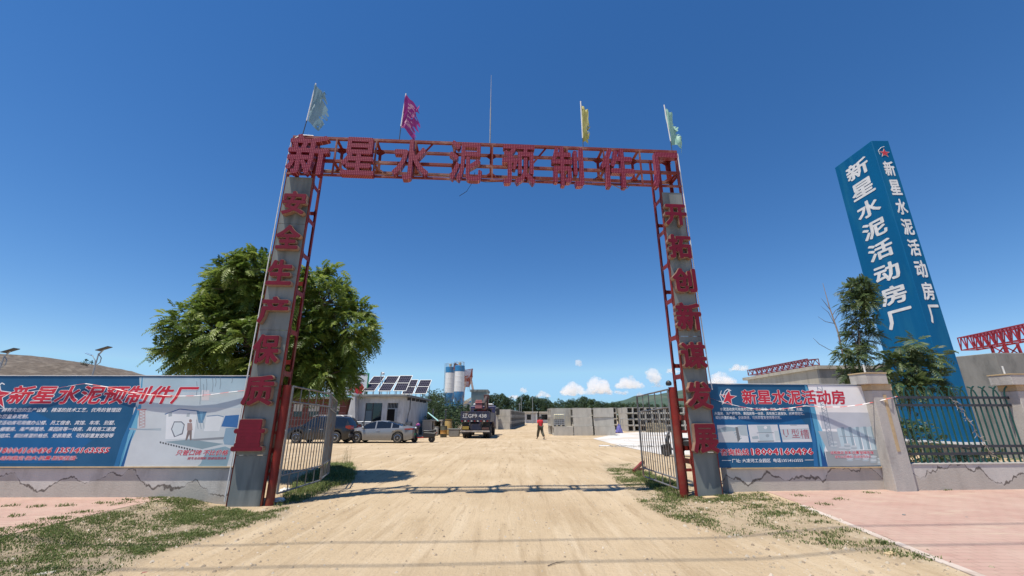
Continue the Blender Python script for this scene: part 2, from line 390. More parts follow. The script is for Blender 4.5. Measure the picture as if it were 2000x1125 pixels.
# kerb stones along the right pavement
mb = MB(); rr = random.Random(3)
kerbs = []
for i in range(len(RIGHT_EDGE)-1):
    a, b = Vector(RIGHT_EDGE[i]), Vector(RIGHT_EDGE[i+1])
    if i == 0: continue
    L_ = (b-a).length; k = max(1, round(L_/.8))
    for j in range(k):
        p, q = a.lerp(b, j/k), a.lerp(b, (j+.985)/k)
        dx = rr.uniform(-.012, .012)
        mb.bar((p.x-.05+dx, p.y, .07+rr.uniform(-.01, .006)), (q.x-.05+dx, q.y, .07+rr.uniform(-.01, .006)), .1, .13)
tag(mb.build('kerb', concrete('kerbstone', (.50, .42, .36), (.58, .52, .46), (.38, .30, .25)), bevel=.008), kind='structure')
# pale concrete apron inside the yard
PAD = gpoly((1158, 857), (1212, 846), (1300, 842), (1520, 842), (1560, 893), (1290, 888), (1215, 872))
mb = MB(); mb.quad(*[(x, y, .012) for x, y in PAD])
tag(mb.build('yard_apron', pm('apron', (.62, .60, .57), (.52, .49, .45), .5, .9, bump=.2, bscale=8, world=True, c3=(.50, .42, .33), s3=.35)), kind='structure')

# ------------------------------------------------------------------ entrance gate
GA = math.atan2(.8, 10.22); GO = Vector((-5.66, 9.13, 0))
GD = Vector((math.cos(GA), math.sin(GA), 0)); GN = Vector((math.sin(GA), -math.cos(GA), 0))
def gl(u, v, y=0):
    p = Q(u, v, GO - GN*y, GN); return (p-GO).dot(GD), p.z
gate = thing('entrance_gate', 'tall red steel lattice gateway with large crimson characters spanning the dirt drive', 'gateway', GO, GA)
def part(mb, name, mat, parent=gate, **k): return mb.build(name, mat, parent, local=True, **k)
XW = gl(1413, 968)[0]; XR = gl(1361, 972)[0]; XL = .68
fz = lambda x: .011*x
def batten(p, q, wd, mid, end, th, flare=.55):
    """flat plate strut between p and q, widened where it meets the chords; wd = width direction"""
    p, q, wd = Vector(p), Vector(q), Vector(wd).normalized(); d = q-p; nrm = d.cross(wd).normalized()*th
    f = min(.35, flare*end/d.length)
    pl = [p-wd*end, p+d*f-wd*mid, q-d*f-wd*mid, q-wd*end, q+wd*end, q-d*f+wd*mid, p+d*f+wd*mid, p+wd*end]
    return MB().prism([x-nrm/2 for x in pl], nrm)
DEPTH = .5; ZT = 8.62; ZB = 7.95; ZR = 7.53; ZP = 7.44
rs = random.Random(5)
for xa, xb, zg in ((0, XL, 0), (XR, XW, .04)):
    inner = xb if xa == 0 else xa
    for x in (xa, xb):
        s = 1 if x == xa else -1
        for y in (0, DEPTH):
            t = 1 if y == 0 else -1
            m_ = MB(); zt = ZT+fz(x)          # steel angle: two legs
            m_.prism([(x, y, zg-.05), (x+.075*s, y, zg-.05), (x+.075*s, y+.008*t, zg-.05), (x+.008*s, y+.008*t, zg-.05), (x+.008*s, y+.075*t, zg-.05), (x, y+.075*t, zg-.05)], (0, 0, zt-zg+.05))
            part(m_, 'post', M['red_steel'])
    for x in (xa+.004, xb-.004):
        for k in range(8):
            z = .75 + k*.93
            part(batten((x, .01, z), (x, DEPTH-.01, z), (0, 0, 1), .055, .20, .008), 'batten', M['red_steel'])
    for k in range(4):
        z = 1.0 + k*1.9
        part(batten((xa+.01, DEPTH-.004, z), (xb-.01, DEPTH-.004, z), (0, 0, 1), .05, .15, .008), 'batten', M['red_steel'])
    zs = [zg-.04, .95, 2.25, 3.55, 4.85, 6.15, ZP]
    for z0, z1 in zip(zs, zs[1:]):
        m_ = MB(); m_.bx(xa+.03, xb-.03, -.012, .006, z0+.004, z1-.004); part(m_, 'panel', M['panel_gray'])
    # hinge post with brackets
    xh = gl(521, 990)[0] if xa == 0 else gl(1340, 968)[0]
    hp = MB(); hp.tube([(xh, .10, zg-.05), (xh, .10, 2.36)], .083, 18); hp = part(hp, 'hinge_post', M['red_steel'], smooth=40)
    for z in (.55, 1.35, 2.05):
        m_ = MB(); m_.bx(min(inner, xh), max(inner, xh), .08, .12, z, z+.06); part(m_, 'bracket', M['red_steel'])
# beam
X0, X1 = 0, XW
for y, z in ((.02, ZT), (.02, ZB), (DEPTH, ZT), (DEPTH, ZB), (0, ZR)):
    m_ = MB(); c_ = .035 if z != ZR else .028
    m_.bar((X0, y, z+fz(X0)), (X1, y, z+fz(X1)), .07 if z != ZR else .05, .07 if z != ZR else .05)
    part(m_, 'chord', M['old_red'])
nb = 10
for k in range(nb+1):
    x = .08 + (X1-.16)*k/nb; dz = fz(x)
    part(batten((x, .05, ZT+dz), (x, DEPTH-.03, ZT+dz), (1, 0, 0), .04, .12, .008), 'batten', M['red_steel'])
    part(batten((x, .05, ZB+dz), (x, DEPTH-.03, ZB+dz), (1, 0, 0), .04, .12, .008), 'batten', M['red_steel'])
    part(batten((x, DEPTH, ZB+dz+.03), (x, DEPTH, ZT+dz-.03), (1, 0, 0), .04, .16, .008), 'batten', M['red_steel'])
    m_ = MB(); m_.bar((x+.02, .0, ZR+dz+.02), (x+.02, .0, ZT+dz-.03), .04, .04); part(m_, 'strut', M['old_red'])
    if k < nb and k in (0, 3, 6, 8):
        m_ = MB(); x2 = x+(X1-.16)/nb
        m_.bar((x, .04, ZB+dz+.03), (x+.45, .04, ZT+dz-.03), .05, .012, up=(0, 1, 0)); part(m_, 'brace', M['red_steel'])
for x in (0.03, X1-.03):
    for z in (ZT, ZB): part(batten((x, .03, z+fz(x)-.05), (x, DEPTH-.03, z+fz(x)-.05), (0, 0, 1), .05, .12, .008), 'batten', M['red_steel'])
# beam characters (perforated led boards)
for ch, u0, u1, v0, v1 in (('新', 561, 641, 262, 340.5), ('星', 667, 733, 268, 342), ('水', 767, 837.5, 272, 351), ('泥', 877, 942, 275, 353), ('预', 981, 1045, 282, 359), ('制', 1078, 1140, 287, 363), ('件', 1174, 1239, 290, 366), ('厂', 1276, 1327.5, 298, 367.5)):
    u, v = (u0+u1)/2, (v0+v1)/2; x, z = gl(u, v, -.2); x0 = gl(u0, v, -.2)[0]; x1 = gl(u1, v, -.2)[0]; zz0 = gl(u, v1, -.2)[1]; zz1 = gl(u, v0, -.2)[1]
    m_ = letter(MB(), ch, ((x0+x1)/2, -.05, (zz0+zz1)/2), (1, 0, 0), (0, 0, 1), x1-x0, zz1-zz0, .15, .022, res=3)
    part(m_, 'beam_character', M['led'], fixn=False)
# column characters: boxed letters with pale sides and a crimson face
for ch, u0, u1, v0, v1 in (('安', 550, 598, 372, 419), ('全', 537, 587.5, 438, 486.5), ('生', 521, 572, 506, 557), ('产', 504, 563, 578, 632), ('保', 492, 546, 652, 711), ('质', 473, 534.5, 732, 793), ('量', 454, 517, 818, 882),
            ('开', 1299, 1342, 398, 440), ('拓', 1305, 1351.5, 457, 504.6), ('创', 1314, 1361, 523, 571), ('新', 1320, 1371, 590, 645), ('谋', 1330, 1381, 667, 720), ('发', 1341, 1392, 744, 800), ('展', 1353, 1404, 827, 886)):
    u, v = (u0+u1)/2, (v0+v1)/2; d_ = -.15; z = (gl(u, v0, d_)[1]+gl(u, v1, d_)[1])/2; hh = gl(u, v0, d_)[1]-gl(u, v1, d_)[1]; xc = (gl(u0, v, d_)[0]+gl(u1, v, d_)[0])/2; ww = gl(u1, v, d_)[0]-gl(u0, v, d_)[0]
    o = part(letter(MB(), ch, (xc, -.02, z), (1, 0, 0), (0, 0, 1), ww, hh, .115, .05, res=2), 'column_character', M['beige_side'], fixn=False)
    m_ = letter(MB(), ch, (xc, -.134, z), (1, 0, 0), (0, 0, 1), ww-.022, hh-.022, .016, .032, res=2)
    m_.build('character_face', M['crimson'], o, local=True, fixn=False)
# pale conduit along the outer edges, loose wires on the beam
m_ = MB(); m_.tube([(.5, .0, ZT+.06), (.16, -.02, ZT+.05), (.0, -.04, ZT-.15), (-.03, -.03, ZT-.8), (-.03, -.02, 4), (-.025, -.02, .1)], .014, 6); part(m_, 'conduit', M['white_paint'], smooth=40)
m_ = MB(); m_.tube([(X1+.02, .0, ZT+.05), (X1+.03, -.02, 6), (X1+.03, -.02, 4), (X1+.035, -.04, 2.7), (X1+.05, -.05, 2.3)], .014, 6); part(m_, 'conduit', M['white_paint'], smooth=40)
m_ = MB(); m_.tube([(.8, .25, 7.84), (2.2, .22, 7.72), (3.6, .25, 7.86), (5.0, .28, 7.70), (6.6, .24, 7.80), (8.2, .26, 7.72), (9.3, .24, 7.9)], .009, 5); part(m_, 'wire', M['black'])
m_ = MB(); m_.tube([(4.7, .2, 7.93), (4.62, .15, 7.55), (4.5, .12, 7.3), (4.32, .12, 7.16)], .007, 5); part(m_, 'wire', M['black'])
m_ = MB(); m_.tube([(8.0, .05, 7.93), (8.3, -.02, 7.62), (8.6, -.03, 7.47), (8.75, 0, 7.52), (8.9, .05, 7.7)], .012, 5); part(m_, 'wire', M['beige_side'])

# flags and mast on the beam
def gdepth(u, v, y=.25): return Q(u, v, GO - GN*y, GN)
def flag(name, label, H0, H1, F0, F1, base, mat, drop, marks=False):
    b0 = gdepth(*base); top = gdepth(H0[0], H0[1]-3)
    t = thing(name, label, 'flag', b0, 0, 'ragged flags along the gate beam')
    m_ = MB(); m_.tube([b0-Vector((0, 0, .05)), gdepth(*H1)], .012, 8); m_.build('pole', M['dark_steel'], t, smooth=40)
    m_ = MB(); m_.tube([gdepth(*H1), top], .017, 8); m_.build('sleeve', M['white_paint'], t, smooth=40)
    a0, a1, f0, f1 = gdepth(*H0), gdepth(*H1), gdepth(*F0), gdepth(*F1)
    rg = random.Random(sum(map(ord, name+label)))
    n, k = 26, 10; m_ = MB(); ph = rg.uniform(0, 6)
    rag = [1-.16*rg.random()**2-.16*max(0, math.sin(i*.55+ph))*(i > n*.3) for i in range(n+1)]
    for i in range(n+1):
        s = i/n
        for j in range(k+1):
            q = j/k*rag[i]
            p = a0.lerp(a1, s).lerp(f0.lerp(f1, s), q)
            p = p + Vector((.012*math.sin(9*s+5*q+ph), q*(.28+.16*math.sin(6*s+7*q+ph)) + .05*math.sin(15*q+ph+4*s), -drop*q*q*.1+.02*math.sin(11*q+ph)*q))
            m_.v.append(p)
    fs = [(i*(k+1)+j, i*(k+1)+j+1, (i+1)*(k+1)+j+1, (i+1)*(k+1)+j) for i in range(n) for j in range(k) if not (j > 5 and rg.random() < .07*(j-4)/3 and i > 4)]
    m_.f = fs; m_.m = [0]*len(fs)
    if marks:
        for i in range(3, 22):
            for j in range(2, 7):
                if rg.random() < .34:
                    for q_, f_ in enumerate(m_.f):
                        if f_[0] == i*(k+1)+j: m_.m[q_] = 1
    m_.build('cloth', mat, t, smooth=180, fixn=False)
def cloth(name, c, c2): 
    m = pm(name, c, c2, 6, .6)
    t = m.node_tree; b = t.nodes['Principled BSDF']; tl = t.nodes.new('ShaderNodeBsdfTranslucent'); tl.inputs[0].default_value = col4(c2)
    x = t.nodes.new('ShaderNodeMixShader'); x.inputs[0].default_value = .35; t.links.new(b.outputs[0], x.inputs[1]); t.links.new(tl.outputs[0], x.inputs[2]); t.links.new(x.outputs[0], t.nodes['Material Output'].inputs[0]); return m
flag('tattered_flag', 'faded grey-blue tattered flag on the left end of the gate beam', (617, 166), (599, 236), (633, 176), (622, 248), (591, 262), cloth('flag_blue', (.20, .33, .40), (.26, .40, .46)), .2)
flag('tattered_flag', 'purple flag with pale strokes and a torn edge above the gate beam', (793, 186), (783, 247), (819, 199), (809, 262), (780, 271), [cloth('flag_purple', (.30, .03, .20), (.38, .05, .26)), cloth('flag_pink', (.62, .30, .45), (.7, .4, .5))], .1, True)
flag('tattered_flag', 'narrow yellow flag flying above the gate beam', (1134, 201), (1138, 270), (1157, 216), (1152, 275), (1139, 289), cloth('flag_yellow', (.50, .48, .14), (.60, .56, .20)), .1)
flag('tattered_flag', 'pale green shredded flag on the right end of the gate beam', (1297, 208), (1310, 276), (1326, 222), (1342, 287), (1313, 297), cloth('flag_green', (.26, .48, .40), (.36, .60, .50)), .1)
m_ = MB(); a_ = gdepth(957, 281); b_ = gdepth(959.5, 147)
mast = thing('antenna_mast', 'thin grey lightning rod standing upright at the middle of the gate beam', 'lightning rod', a_)
m_.tube([a_, a_.lerp(b_, .5)], .018, 8); m_.build('pole', M['gray_paint'], mast, smooth=40)
m_ = MB(); m_.tube([a_.lerp(b_, .5), b_], [.013, .005], 8); m_.build('rod_tip', M['gray_paint'], mast, smooth=40)

# ------------------------------------------------------------------ swing gate leaves
M['galv'] = pm('galv', (.15, .155, .16), (.21, .215, .22), 7, .5, .3, c3=(.20, .14, .10), s3=5)
def leaf_panel(t, A, B, zb0, zb1, zt0, zt1, n, crest=.32, foot=.33):
    """A,B: plan points; bars between a bottom rail pair and top rail pair"""
    A, B = Vector((A[0], A[1], 0)), Vector((B[0], B[1], 0))
    def at(s, f, f2): return A.lerp(B, s) + Vector((0, 0, (1-s)*f+s*f2))
    m_ = MB()
    for s in (0.0, 1.0): m_.tube([at(s, zb0, zb1), at(s, zt0, zt1)], .024, 8)
    fr = m_.build('frame', M['galv'], t, smooth=40)
    def rail(d0, d1, top):
        z0, z1 = (zt0, zt1) if top else (zb0, zb1)
        m_ = MB(); m_.tube([at(0, z0+d0, z1+d1), at(1, z0+d0, z1+d1)], .019, 8); m_.build('rail', M['galv'], t, smooth=40)
    rail(0, 0, True); rail(-crest, -crest, True); rail(0, 0, False); rail(foot, foot, False)
    for i in range(1, n):
        s = i/n; m_ = MB()
        m_.tube([at(s, zb0+foot, zb1+foot), at(s, zt0-crest, zt1-crest)], .011, 6); m_.build('bar', M['galv'], t, smooth=40)
    for i in range(1, max(2, n//3)+1):
        s = i/(max(2, n//3)+1)
        m_ = MB(); m_.tube([at(s, zt0-crest, zt1-crest), at(s, zt0, zt1)], .013, 6); m_.build('bar', M['galv'], t, smooth=40)
        m_ = MB(); m_.tube([at(s, zb0, zb1), at(s, zb0+foot, zb1+foot)], .013, 6); m_.build('bar', M['galv'], t, smooth=40)
lt = thing('gate_leaf', 'folding grey barred gate leaf swung inward beside the left gate column', 'gate', (-4.75, 9.25, 0), 0, 'open gate leaves')
leaf_panel(lt, (-4.74, 9.25), (-4.62, 10.96), .22, .24, 2.33, 2.26, 14)
leaf_panel(lt, (-4.645, 11.0), (-4.93, 12.15), .25, .26, 2.24, 2.12, 12)
hx = GO + GD*gl(1325, 962)[0]
ltr = thing('gate_leaf', 'single grey barred gate leaf swung inward beside the right gate column', 'gate', (3.62, 9.95, 0), 0, 'open gate leaves')
leaf_panel(ltr, (3.63, 9.98), (3.37, 11.6), .2, .25, 2.31, 2.22, 14, .40, .2)
m_ = MB(); m_.lathe([(.02, -.04), (.06, -.03), (.07, .02), (.05, .06), (.015, .08)], P(1306, 750, 9.95), 12); m_.build('lamp_knob', M['black'], ltr, smooth=60)

# ------------------------------------------------------------------ boundary walls and printed banners
class Plane:
    def __init__(s, p0, ang):
        s.p0 = Vector(p0); s.r = Vector((math.cos(ang), math.sin(ang), 0)); s.n = Vector((math.sin(ang), -math.cos(ang), 0))
    def at(s, u, v, lift=0): return Q(u, v, s.p0 + s.n*lift, s.n)
    def xz(s, x, z, d=0): return s.p0 + s.r*x + Vector((0, 0, z)) + s.n*d
    def w(s, u0, u1, v): return (s.at(u0, v)-s.at(u1, v)).length
    def h(s, u, v0, v1): return (s.at(u, v0)-s.at(u, v1)).length
LP = Plane((-5.7, 9.30, 0), math.atan(.012)); RP = Plane((4.6, 10.05, 0), math.atan(.072))
UP = Vector((0, 0, 1))
def wallbox(mb, pl, x0, x1, z0, z1, d0, d1):
    a = [pl.xz(x0, z0, d0), pl.xz(x1, z0, d0), pl.xz(x1, z0, d1), pl.xz(x0, z0, d1)]
    return mb.prism(a, (0, 0, z1-z0))
lw = thing('boundary_wall', 'rendered grey wall with cracked foot carrying the long banner left of the gate', 'wall', LP.xz(-4, 0, -.15))
wallbox(MB(), LP, -14, .25, -.1, 2.52, -.03, -.27).build('wall', M['plaster'], lw)
wallbox(MB(), LP, -14, .12, .70, .725, .022, -.03).build('batten', M['tan_stone'], lw)
rw = thing('boundary_wall', 'rendered grey wall with cracked foot between the right gate column and the stone pillar', 'wall', RP.xz(2, 0, -.15))
wallbox(MB(), RP, .20, 3.98, -.05, 2.43, -.03, -.27).build('wall', M['plaster'], rw)
zb = RP.at(1500, 912).z
wallbox(MB(), RP, .22, 3.96, zb-.035, zb-.012, .022, -.03).build('batten', M['tan_stone'], rw)
PR = {}
def pmat(c):
    k = tuple(round(x, 3) for x in c)
    if k not in PR:
        PR[k] = pm('print_ink', k, tuple(min(1, x*1.12+.01) for x in k), 1.3, .5, bump=.12, bscale=2.2, world=True, spec=.12)
    return PR[k]
class Print:
    """flat printing on a plane; polygons in photo pixels, each a hair above the last"""
    def __init__(s, pl): s.pl = pl; s.mb = MB(); s.mats = []; s.k = 0
    def poly(s, c, *px):
        m = pmat(c)
        if m not in s.mats: s.mats.append(m)
        s.k += 1
        s.mb.quad(*[s.pl.at(u, v, .001+.00001*s.k) for u, v in px], mi=s.mats.index(m)); return s
    def strip(s, c, pts, w):
        for (u0, v0), (u1, v1) in zip(pts, pts[1:]):
            d = math.hypot(u1-u0, v1-v0) or 1; nx_, ny_ = -(v1-v0)/d*w/2, (u1-u0)/d*w/2
            s.poly(c, (u0+nx_, v0+ny_), (u1+nx_, v1+ny_), (u1-nx_, v1-ny_), (u0-nx_, v0-ny_))
        return s
    def ell(s, c, u, v, a, b, n=16): return s.poly(c, *[(u+a*math.cos(6.2832*i/n), v+b*math.sin(6.2832*i/n)) for i in range(n)])
    def done(s, name, parent): return s.mb.build(name, s.mats, parent, fixn=False)
def lettering(pl, parent, s, u0, u1, v, hpx, c, bold=.02, shear=0, outline=None, n=4, res=1, lift=.0025, name='lettering'):
    ctr = pl.at((u0+u1)/2, v, lift)
    W_, H_ = pl.w(u0, u1, v), pl.h((u0+u1)/2, v-hpx/2, v+hpx/2)
    mb = MB(); mats = [pmat(c)]
    if outline:
        mats.append(pmat(outline[1]))
        letter(mb, s, ctr, pl.r, UP, W_+outline[0]*H_*1.2, H_*(1+outline[0]*1.2), 0, bold+outline[0], shear, res, 8, 1)
    letter(mb, s, ctr+pl.n*.0007, pl.r, UP, W_, H_, 0, bold, shear, res, n, 0)
    return mb.build(name, mats, parent, fixn=False)
BLUE = (.018, .098, .205); BLUE2 = (.012, .11, .27); PALE = (.54, .585, .60); WHITE = (.74, .76, .78); REDI = (.50, .035, .06); SKYB = (.37, .50, .565)
def star(pr, u, v, r, c, edge=None):
    def pts(rr): return [(u + rr*(1 if i % 2 == 0 else .40)*math.sin(i*math.pi/5+.12), v - rr*(1 if i % 2 == 0 else .40)*math.cos(i*math.pi/5+.12)) for i in range(10)]
    if edge: pr.poly(edge, *pts(r*1.16))
    pr.poly(c, *pts(r))
def banner(pl, name, label, x0, x1, z0, z1, loc):
    t = thing(name, label, 'banner', loc)
    mb = MB(); n = 40
    o = []
    for i in range(n+1):
        x = x0+(x1-x0)*i/n
        zt = z1+.008*noise.noise((x*2.5, 1, 0)) ; zl = z0+.008*noise.noise((x*3, 7, 0))
        o += [pl.xz(x, zl, 0), pl.xz(x, zt, 0), pl.xz(x, zt, -.03), pl.xz(x, zl, -.03)]
    fs = []
    for i in range(n):
        a = i*4; b = a+4
        fs += [(a, b, b+1, a+1), (a+1, b+1, b+2, a+2), (a, a+3, b+3, b)]
    mb.add(o, fs); mb.build('banner_sheet', pmat(BLUE), t, fixn=False)
    wallbox(MB(), pl, x0, x1, z1+.004, z1+.016, .012, -.05).build('top_hem', M['white_paint'], t)
    return t
# left banner
zt_, zl_ = LP.at(200, 734.5).z, LP.at(200, 915).z
lb = banner(LP, 'printed_banner', 'long blue and white banner with red slanted title on the wall left of the gate', -9.5, .12, zl_, zt_, LP.xz(-3, zl_, 0))
pr = Print(LP)
pr.poly(SKYB, (272, 737), (512, 739), (470, 912), (240, 914), (262, 850), (275, 800))
pr.poly((.47, .55, .59), (268, 765), (505, 767), (492, 820), (262, 822))
pr.poly(PALE, (262, 795), (497, 797), (470, 912), (240, 914))
pr.poly(BLUE2, (-40, 830), (60, 800), (180, 860), (120, 905), (-40, 905))
for c, pts in (((.08, .30, .48), [(277, 737), (271, 790), (248, 850), (232, 913), (241, 913), (258, 855), (276, 795), (279, 737)]), ((.03, .16, .34), [(268, 790), (238, 860), (222, 913), (230, 914), (246, 865), (268, 812)]),
               ((.16, .42, .58), [(270, 800), (250, 850), (236, 914), (241, 914), (256, 862), (268, 836)]), ((.02, .10, .27), [(264, 835), (250, 880), (241, 914), (235, 914), (252, 862)])):
    pr.poly(c, *pts)
# printed yard photograph: shed, hopper, tower, mixer tub, worker, blue lorry
pr.poly((.40, .47, .50), (262, 838), (315, 836), (315, 841), (262, 840))
pr.poly((.30, .36, .42), (253, 836), (300, 839), (315, 840), (252, 839))
for k in range(6): pr.strip((.45, .30, .30), [(272, 800+k*6), (283, 804+k*6), (272, 806+k*6)], 1.1)
for u in (272.5, 283): pr.strip((.42, .27, .27), [(u, 799), (u, 833)], 1.4)
pr.strip((.50, .22, .22), [(268, 800), (286, 800)], 2.2)
pr.poly((.70, .73, .74), (325, 808), (351, 799), (386, 803), (378, 856), (323, 858))
pr.strip((.07, .14, .28), [(322, 809), (351, 799), (388, 803)], 1.8)
pr.poly((.36, .42, .45), (329, 806), (336, 804), (336, 813), (329, 814)); pr.poly((.42, .48, .5), (365, 808), (371, 807), (370, 814), (364, 814))
pr.poly((.17, .19, .22), (334, 838), (340, 823), (355, 823), (361, 829), (357, 848), (340, 854))
pr.poly((.60, .66, .68), (336, 838), (341, 825), (354, 825), (359, 830), (355, 846), (342, 852))
pr.poly((.12, .25, .38), (384, 803), (404, 804), (396, 826), (388, 826)); pr.poly((.18, .36, .50), (390, 804), (397, 804), (393, 824))
for u in (384, 390, 396): pr.strip((.25, .32, .38), [(u, 820), (u+3, 838)], 1.1)
pr.poly((.68, .71, .72), (403, 814), (425, 812), (436, 815), (428, 842), (398, 842)); pr.strip((.14, .24, .38), [(404, 813), (425, 811), (437, 814)], 1.5)
pr.poly((.24, .33, .37), (322, 863), (370, 858), (437, 867), (395, 877)); pr.poly((.26, .28, .30), (370, 858), (440, 853), (437, 858), (380, 861))
for k in range(14): pr.poly((.06, .07, .08), (312+k*5.2, 862+k*1.25), (315+k*5.2, 862.6+k*1.25), (315+k*5.2, 866+k*1.25), (312+k*5.2, 865.4+k*1.25))
pr.poly((.24, .36, .42), (404, 879), (440, 872), (452, 877), (442, 914), (382, 914), (392, 905))
pr.poly((.20, .16, .15), (367, 838), (375, 838), (374, 860), (371, 860), (370, 848), (365, 860), (362, 860)); pr.poly((.36, .26, .24), (366, 826), (375, 826), (376, 840), (365, 841)); pr.ell((.30, .20, .18), 372, 822, 3, 3.4, 10)
pr.poly((.05, .16, .38), (432, 833), (440, 812), (467, 810), (464, 835)); pr.poly((.24, .36, .46), (441, 836), (464, 835), (460, 870), (438, 868), (436, 860))
pr.poly((.62, .60, .62), (394, 762), (409, 762), (408, 782), (394, 782))
for u, v0, v1 in ((384, 745, 772), (391, 737, 790), (397, 750, 775), (415, 738, 765), (421, 737, 755), (430, 737, 760), (403, 740, 765), (453, 737, 748)): pr.strip((.24, .31, .36), [(u, v0), (u+1.2, (v0+v1)/2), (u-.6, v1)], 1.3)
star(pr, -6, 772, 27, REDI, WHITE)
pr.strip(WHITE, [(-3, 753), (4, 748), (9, 751)], 2)
pr.done('printed_picture', lb)
IT = .26
lettering(LP, lb, '新星水泥预制件厂', 20, 383, 771, 35, REDI, .03, IT, (.025, WHITE), 8, 2)
for s_, u0, u1, v in (('我厂拥有先进的生产设备，精湛的技术工艺，优秀的管理团', -15, 236, 800.7), ('队为您量身定制。', -15, 57, 813.4), ('水泥活动房可用做办公楼、员工宿舍、宾馆、车库、别墅、', -15, 226, 825.6), ('大棚暖房、海产养殖场、果园房等一体房。具有施工速度', -8, 226, 838), ('快、比砖混结实、却比砖混价格低、安装简便、可拆卸重复使用等', -46, 222, 850.8)):
    lettering(LP, lb, s_, u0, u1, v, 8.2, WHITE, .014, IT)
lettering(LP, lb, '18004160496', -2, 102, 879.8, 11, REDI, .03, IT, (.05, WHITE), 6)
lettering(LP, lb, '13514163555', 109, 214, 879.4, 11, REDI, .03, IT, (.05, WHITE), 6)
lettering(LP, lb, '·结构稳定·防火·抗震·耐候性强·', -2, 151, 894.6, 8.5, REDI, .02, IT, (.045, WHITE), 4)
lettering(LP, lb, '只管口碑 不比价格', 345, 446, 884, 10.5, REDI, .02, IT, (.03, WHITE), 4)
lettering(LP, lb, '固专业而精彩 因诚信而永久', 367, 443, 895, 5.2, REDI, .012, IT)
# right banner
zt_, zl_ = RP.at(1540, 751).z, RP.at(1540, 912.5).z
bx0 = (RP.at(1384, 760)-RP.p0).dot(RP.r)-.05; bx1 = (RP.at(1691, 753)-RP.p0).dot(RP.r)
rb = banner(RP, 'printed_banner', 'shorter blue banner with star logo and three small pictures right of the gate', bx0, bx1, zl_, zt_, RP.xz(2, zl_, 0))
pr = Print(RP)
def rx(u, v): return (u, v)
pr.poly(BLUE2, (1392, 815), (1560, 812), (1600, 860), (1600, 880), (1398, 885))
pr.poly((.78, .78, .77), (1577, 752), (1690, 753.5), (1708, 836), (1725, 909), (1617, 911), (1600, 835))
pr.poly((.50, .53, .57), (1600, 805), (1702, 806), (1708, 836), (1606, 838))
for c, pts in (((.10, .34, .52), [(1571, 752), (1575, 752), (1590, 790), (1604, 850), (1612, 911), (1602, 911), (1594, 850), (1580, 785)]), ((.03, .16, .36), [(1580, 790), (1592, 850), (1598, 911), (1590, 911), (1586, 850)]),
               ((.22, .50, .66), [(1594, 812), (1606, 840), (1612, 870), (1609, 885), (1602, 850)]), ((.02, .09, .26), [(1600, 865), (1612, 900), (1617, 911), (1606, 911)])):
    pr.poly(c, *pts)
# printed photo: stacked slabs, ring segments, mast
pr.poly((.40, .45, .48), (1598, 842), (1640, 843), (1648, 880), (1617, 882)); pr.poly((.30, .33, .34), (1612, 882), (1719, 878), (1725, 909), (1617, 911))
for k in range(5):
    u = 1634+k*14.5; pr.poly((.46, .58, .62), (u, 838-k*.8), (u+8, 835-k*.6), (u+18, 878), (u+11, 879)); pr.poly((.28, .38, .43), (u+8, 835-k*.6), (u+14, 834-k*.3), (u+23, 878), (u+18, 878))
pr.strip((.26, .30, .34), [(1640, 852), (1712, 854)], 1)
for u, v in ((1629, 868), (1645, 878), (1655, 872), (1668, 876), (1660, 893), (1676, 890), (1691, 893), (1706, 896), (1720, 900)):
    for k in range(4): pr.ell((.50, .56, .58) if k % 2 else (.36, .43, .46), u, v+6-k*3.4, 6.8, 2.1, 12)
for k in range(14): pr.strip((.30, .36, .42), [(1597+k*1.6, 758+k*8), (1605+k*1.6, 762+k*8), (1599+k*1.6, 766+k*8)], 1)
for u in (1596, 1605): pr.strip((.26, .32, .38), [(u, 755), (u+24, 872)], 1.4)
pr.strip((.30, .36, .42), [(1584, 763), (1612, 770)], 1.6)
FR = [((1400, 830), (1458, 830), (1463, 864), (1404, 864)), ((1460.5, 829.6), (1518.4, 829.3), (1525, 863.5), (1466.4, 864)), ((1521.6, 829.6), (1578.4, 829.3), (1586.4, 863), (1529, 863.5))]
for f_ in FR: pr.poly((.62, .64, .66), *f_)
pr.poly((.30, .38, .42), (1401, 838), (1418, 833), (1436, 835), (1440, 842), (1402, 846)); pr.poly((.52, .54, .55), (1402, 845), (1437, 841), (1443, 864), (1405, 864))
for k in range(5): pr.strip((.28, .40, .46), [(1431+k*2.4, 842+k*4), (1440+k*2.2, 839+k*4.2)], 1.6)
pr.poly((.40, .47, .50), (1440, 832), (1457, 830), (1462, 852), (1446, 850)); pr.poly((.16, .17, .18), (1436, 834), (1441, 834), (1446, 858), (1441, 864))
pr.poly((.40, .50, .54), (1478, 831), (1504, 831), (1508, 845), (1482, 846)); pr.poly((.45, .54, .58), (1482, 847), (1508, 846), (1512, 862), (1484, 863)); pr.poly((.36, .44, .48), (1468, 853), (1480, 851), (1482, 857), (1470, 858)); pr.poly((.48, .56, .58), (1512, 842), (1521, 841), (1524, 860), (1515, 861))
pr.ell((.72, .74, .75), 1495, 835, 3.4, 2.8); pr.ell((.32, .38, .42), 1499, 851, 3.6, 3.2); pr.strip((.2, .24, .28), [(1478, 845.5), (1511, 845)], 1.2); pr.strip((.22, .25, .27), [(1480, 862), (1512, 861.5)], 2)
pr.poly((.40, .44, .46), (1543, 829.8), (1556, 829.7), (1557, 831.5), (1544, 831.6)); pr.poly((.46, .53, .56), (1524, 838), (1580, 836), (1585, 857), (1528, 859))
star(pr, 1422, 777, 15.5, REDI, WHITE)
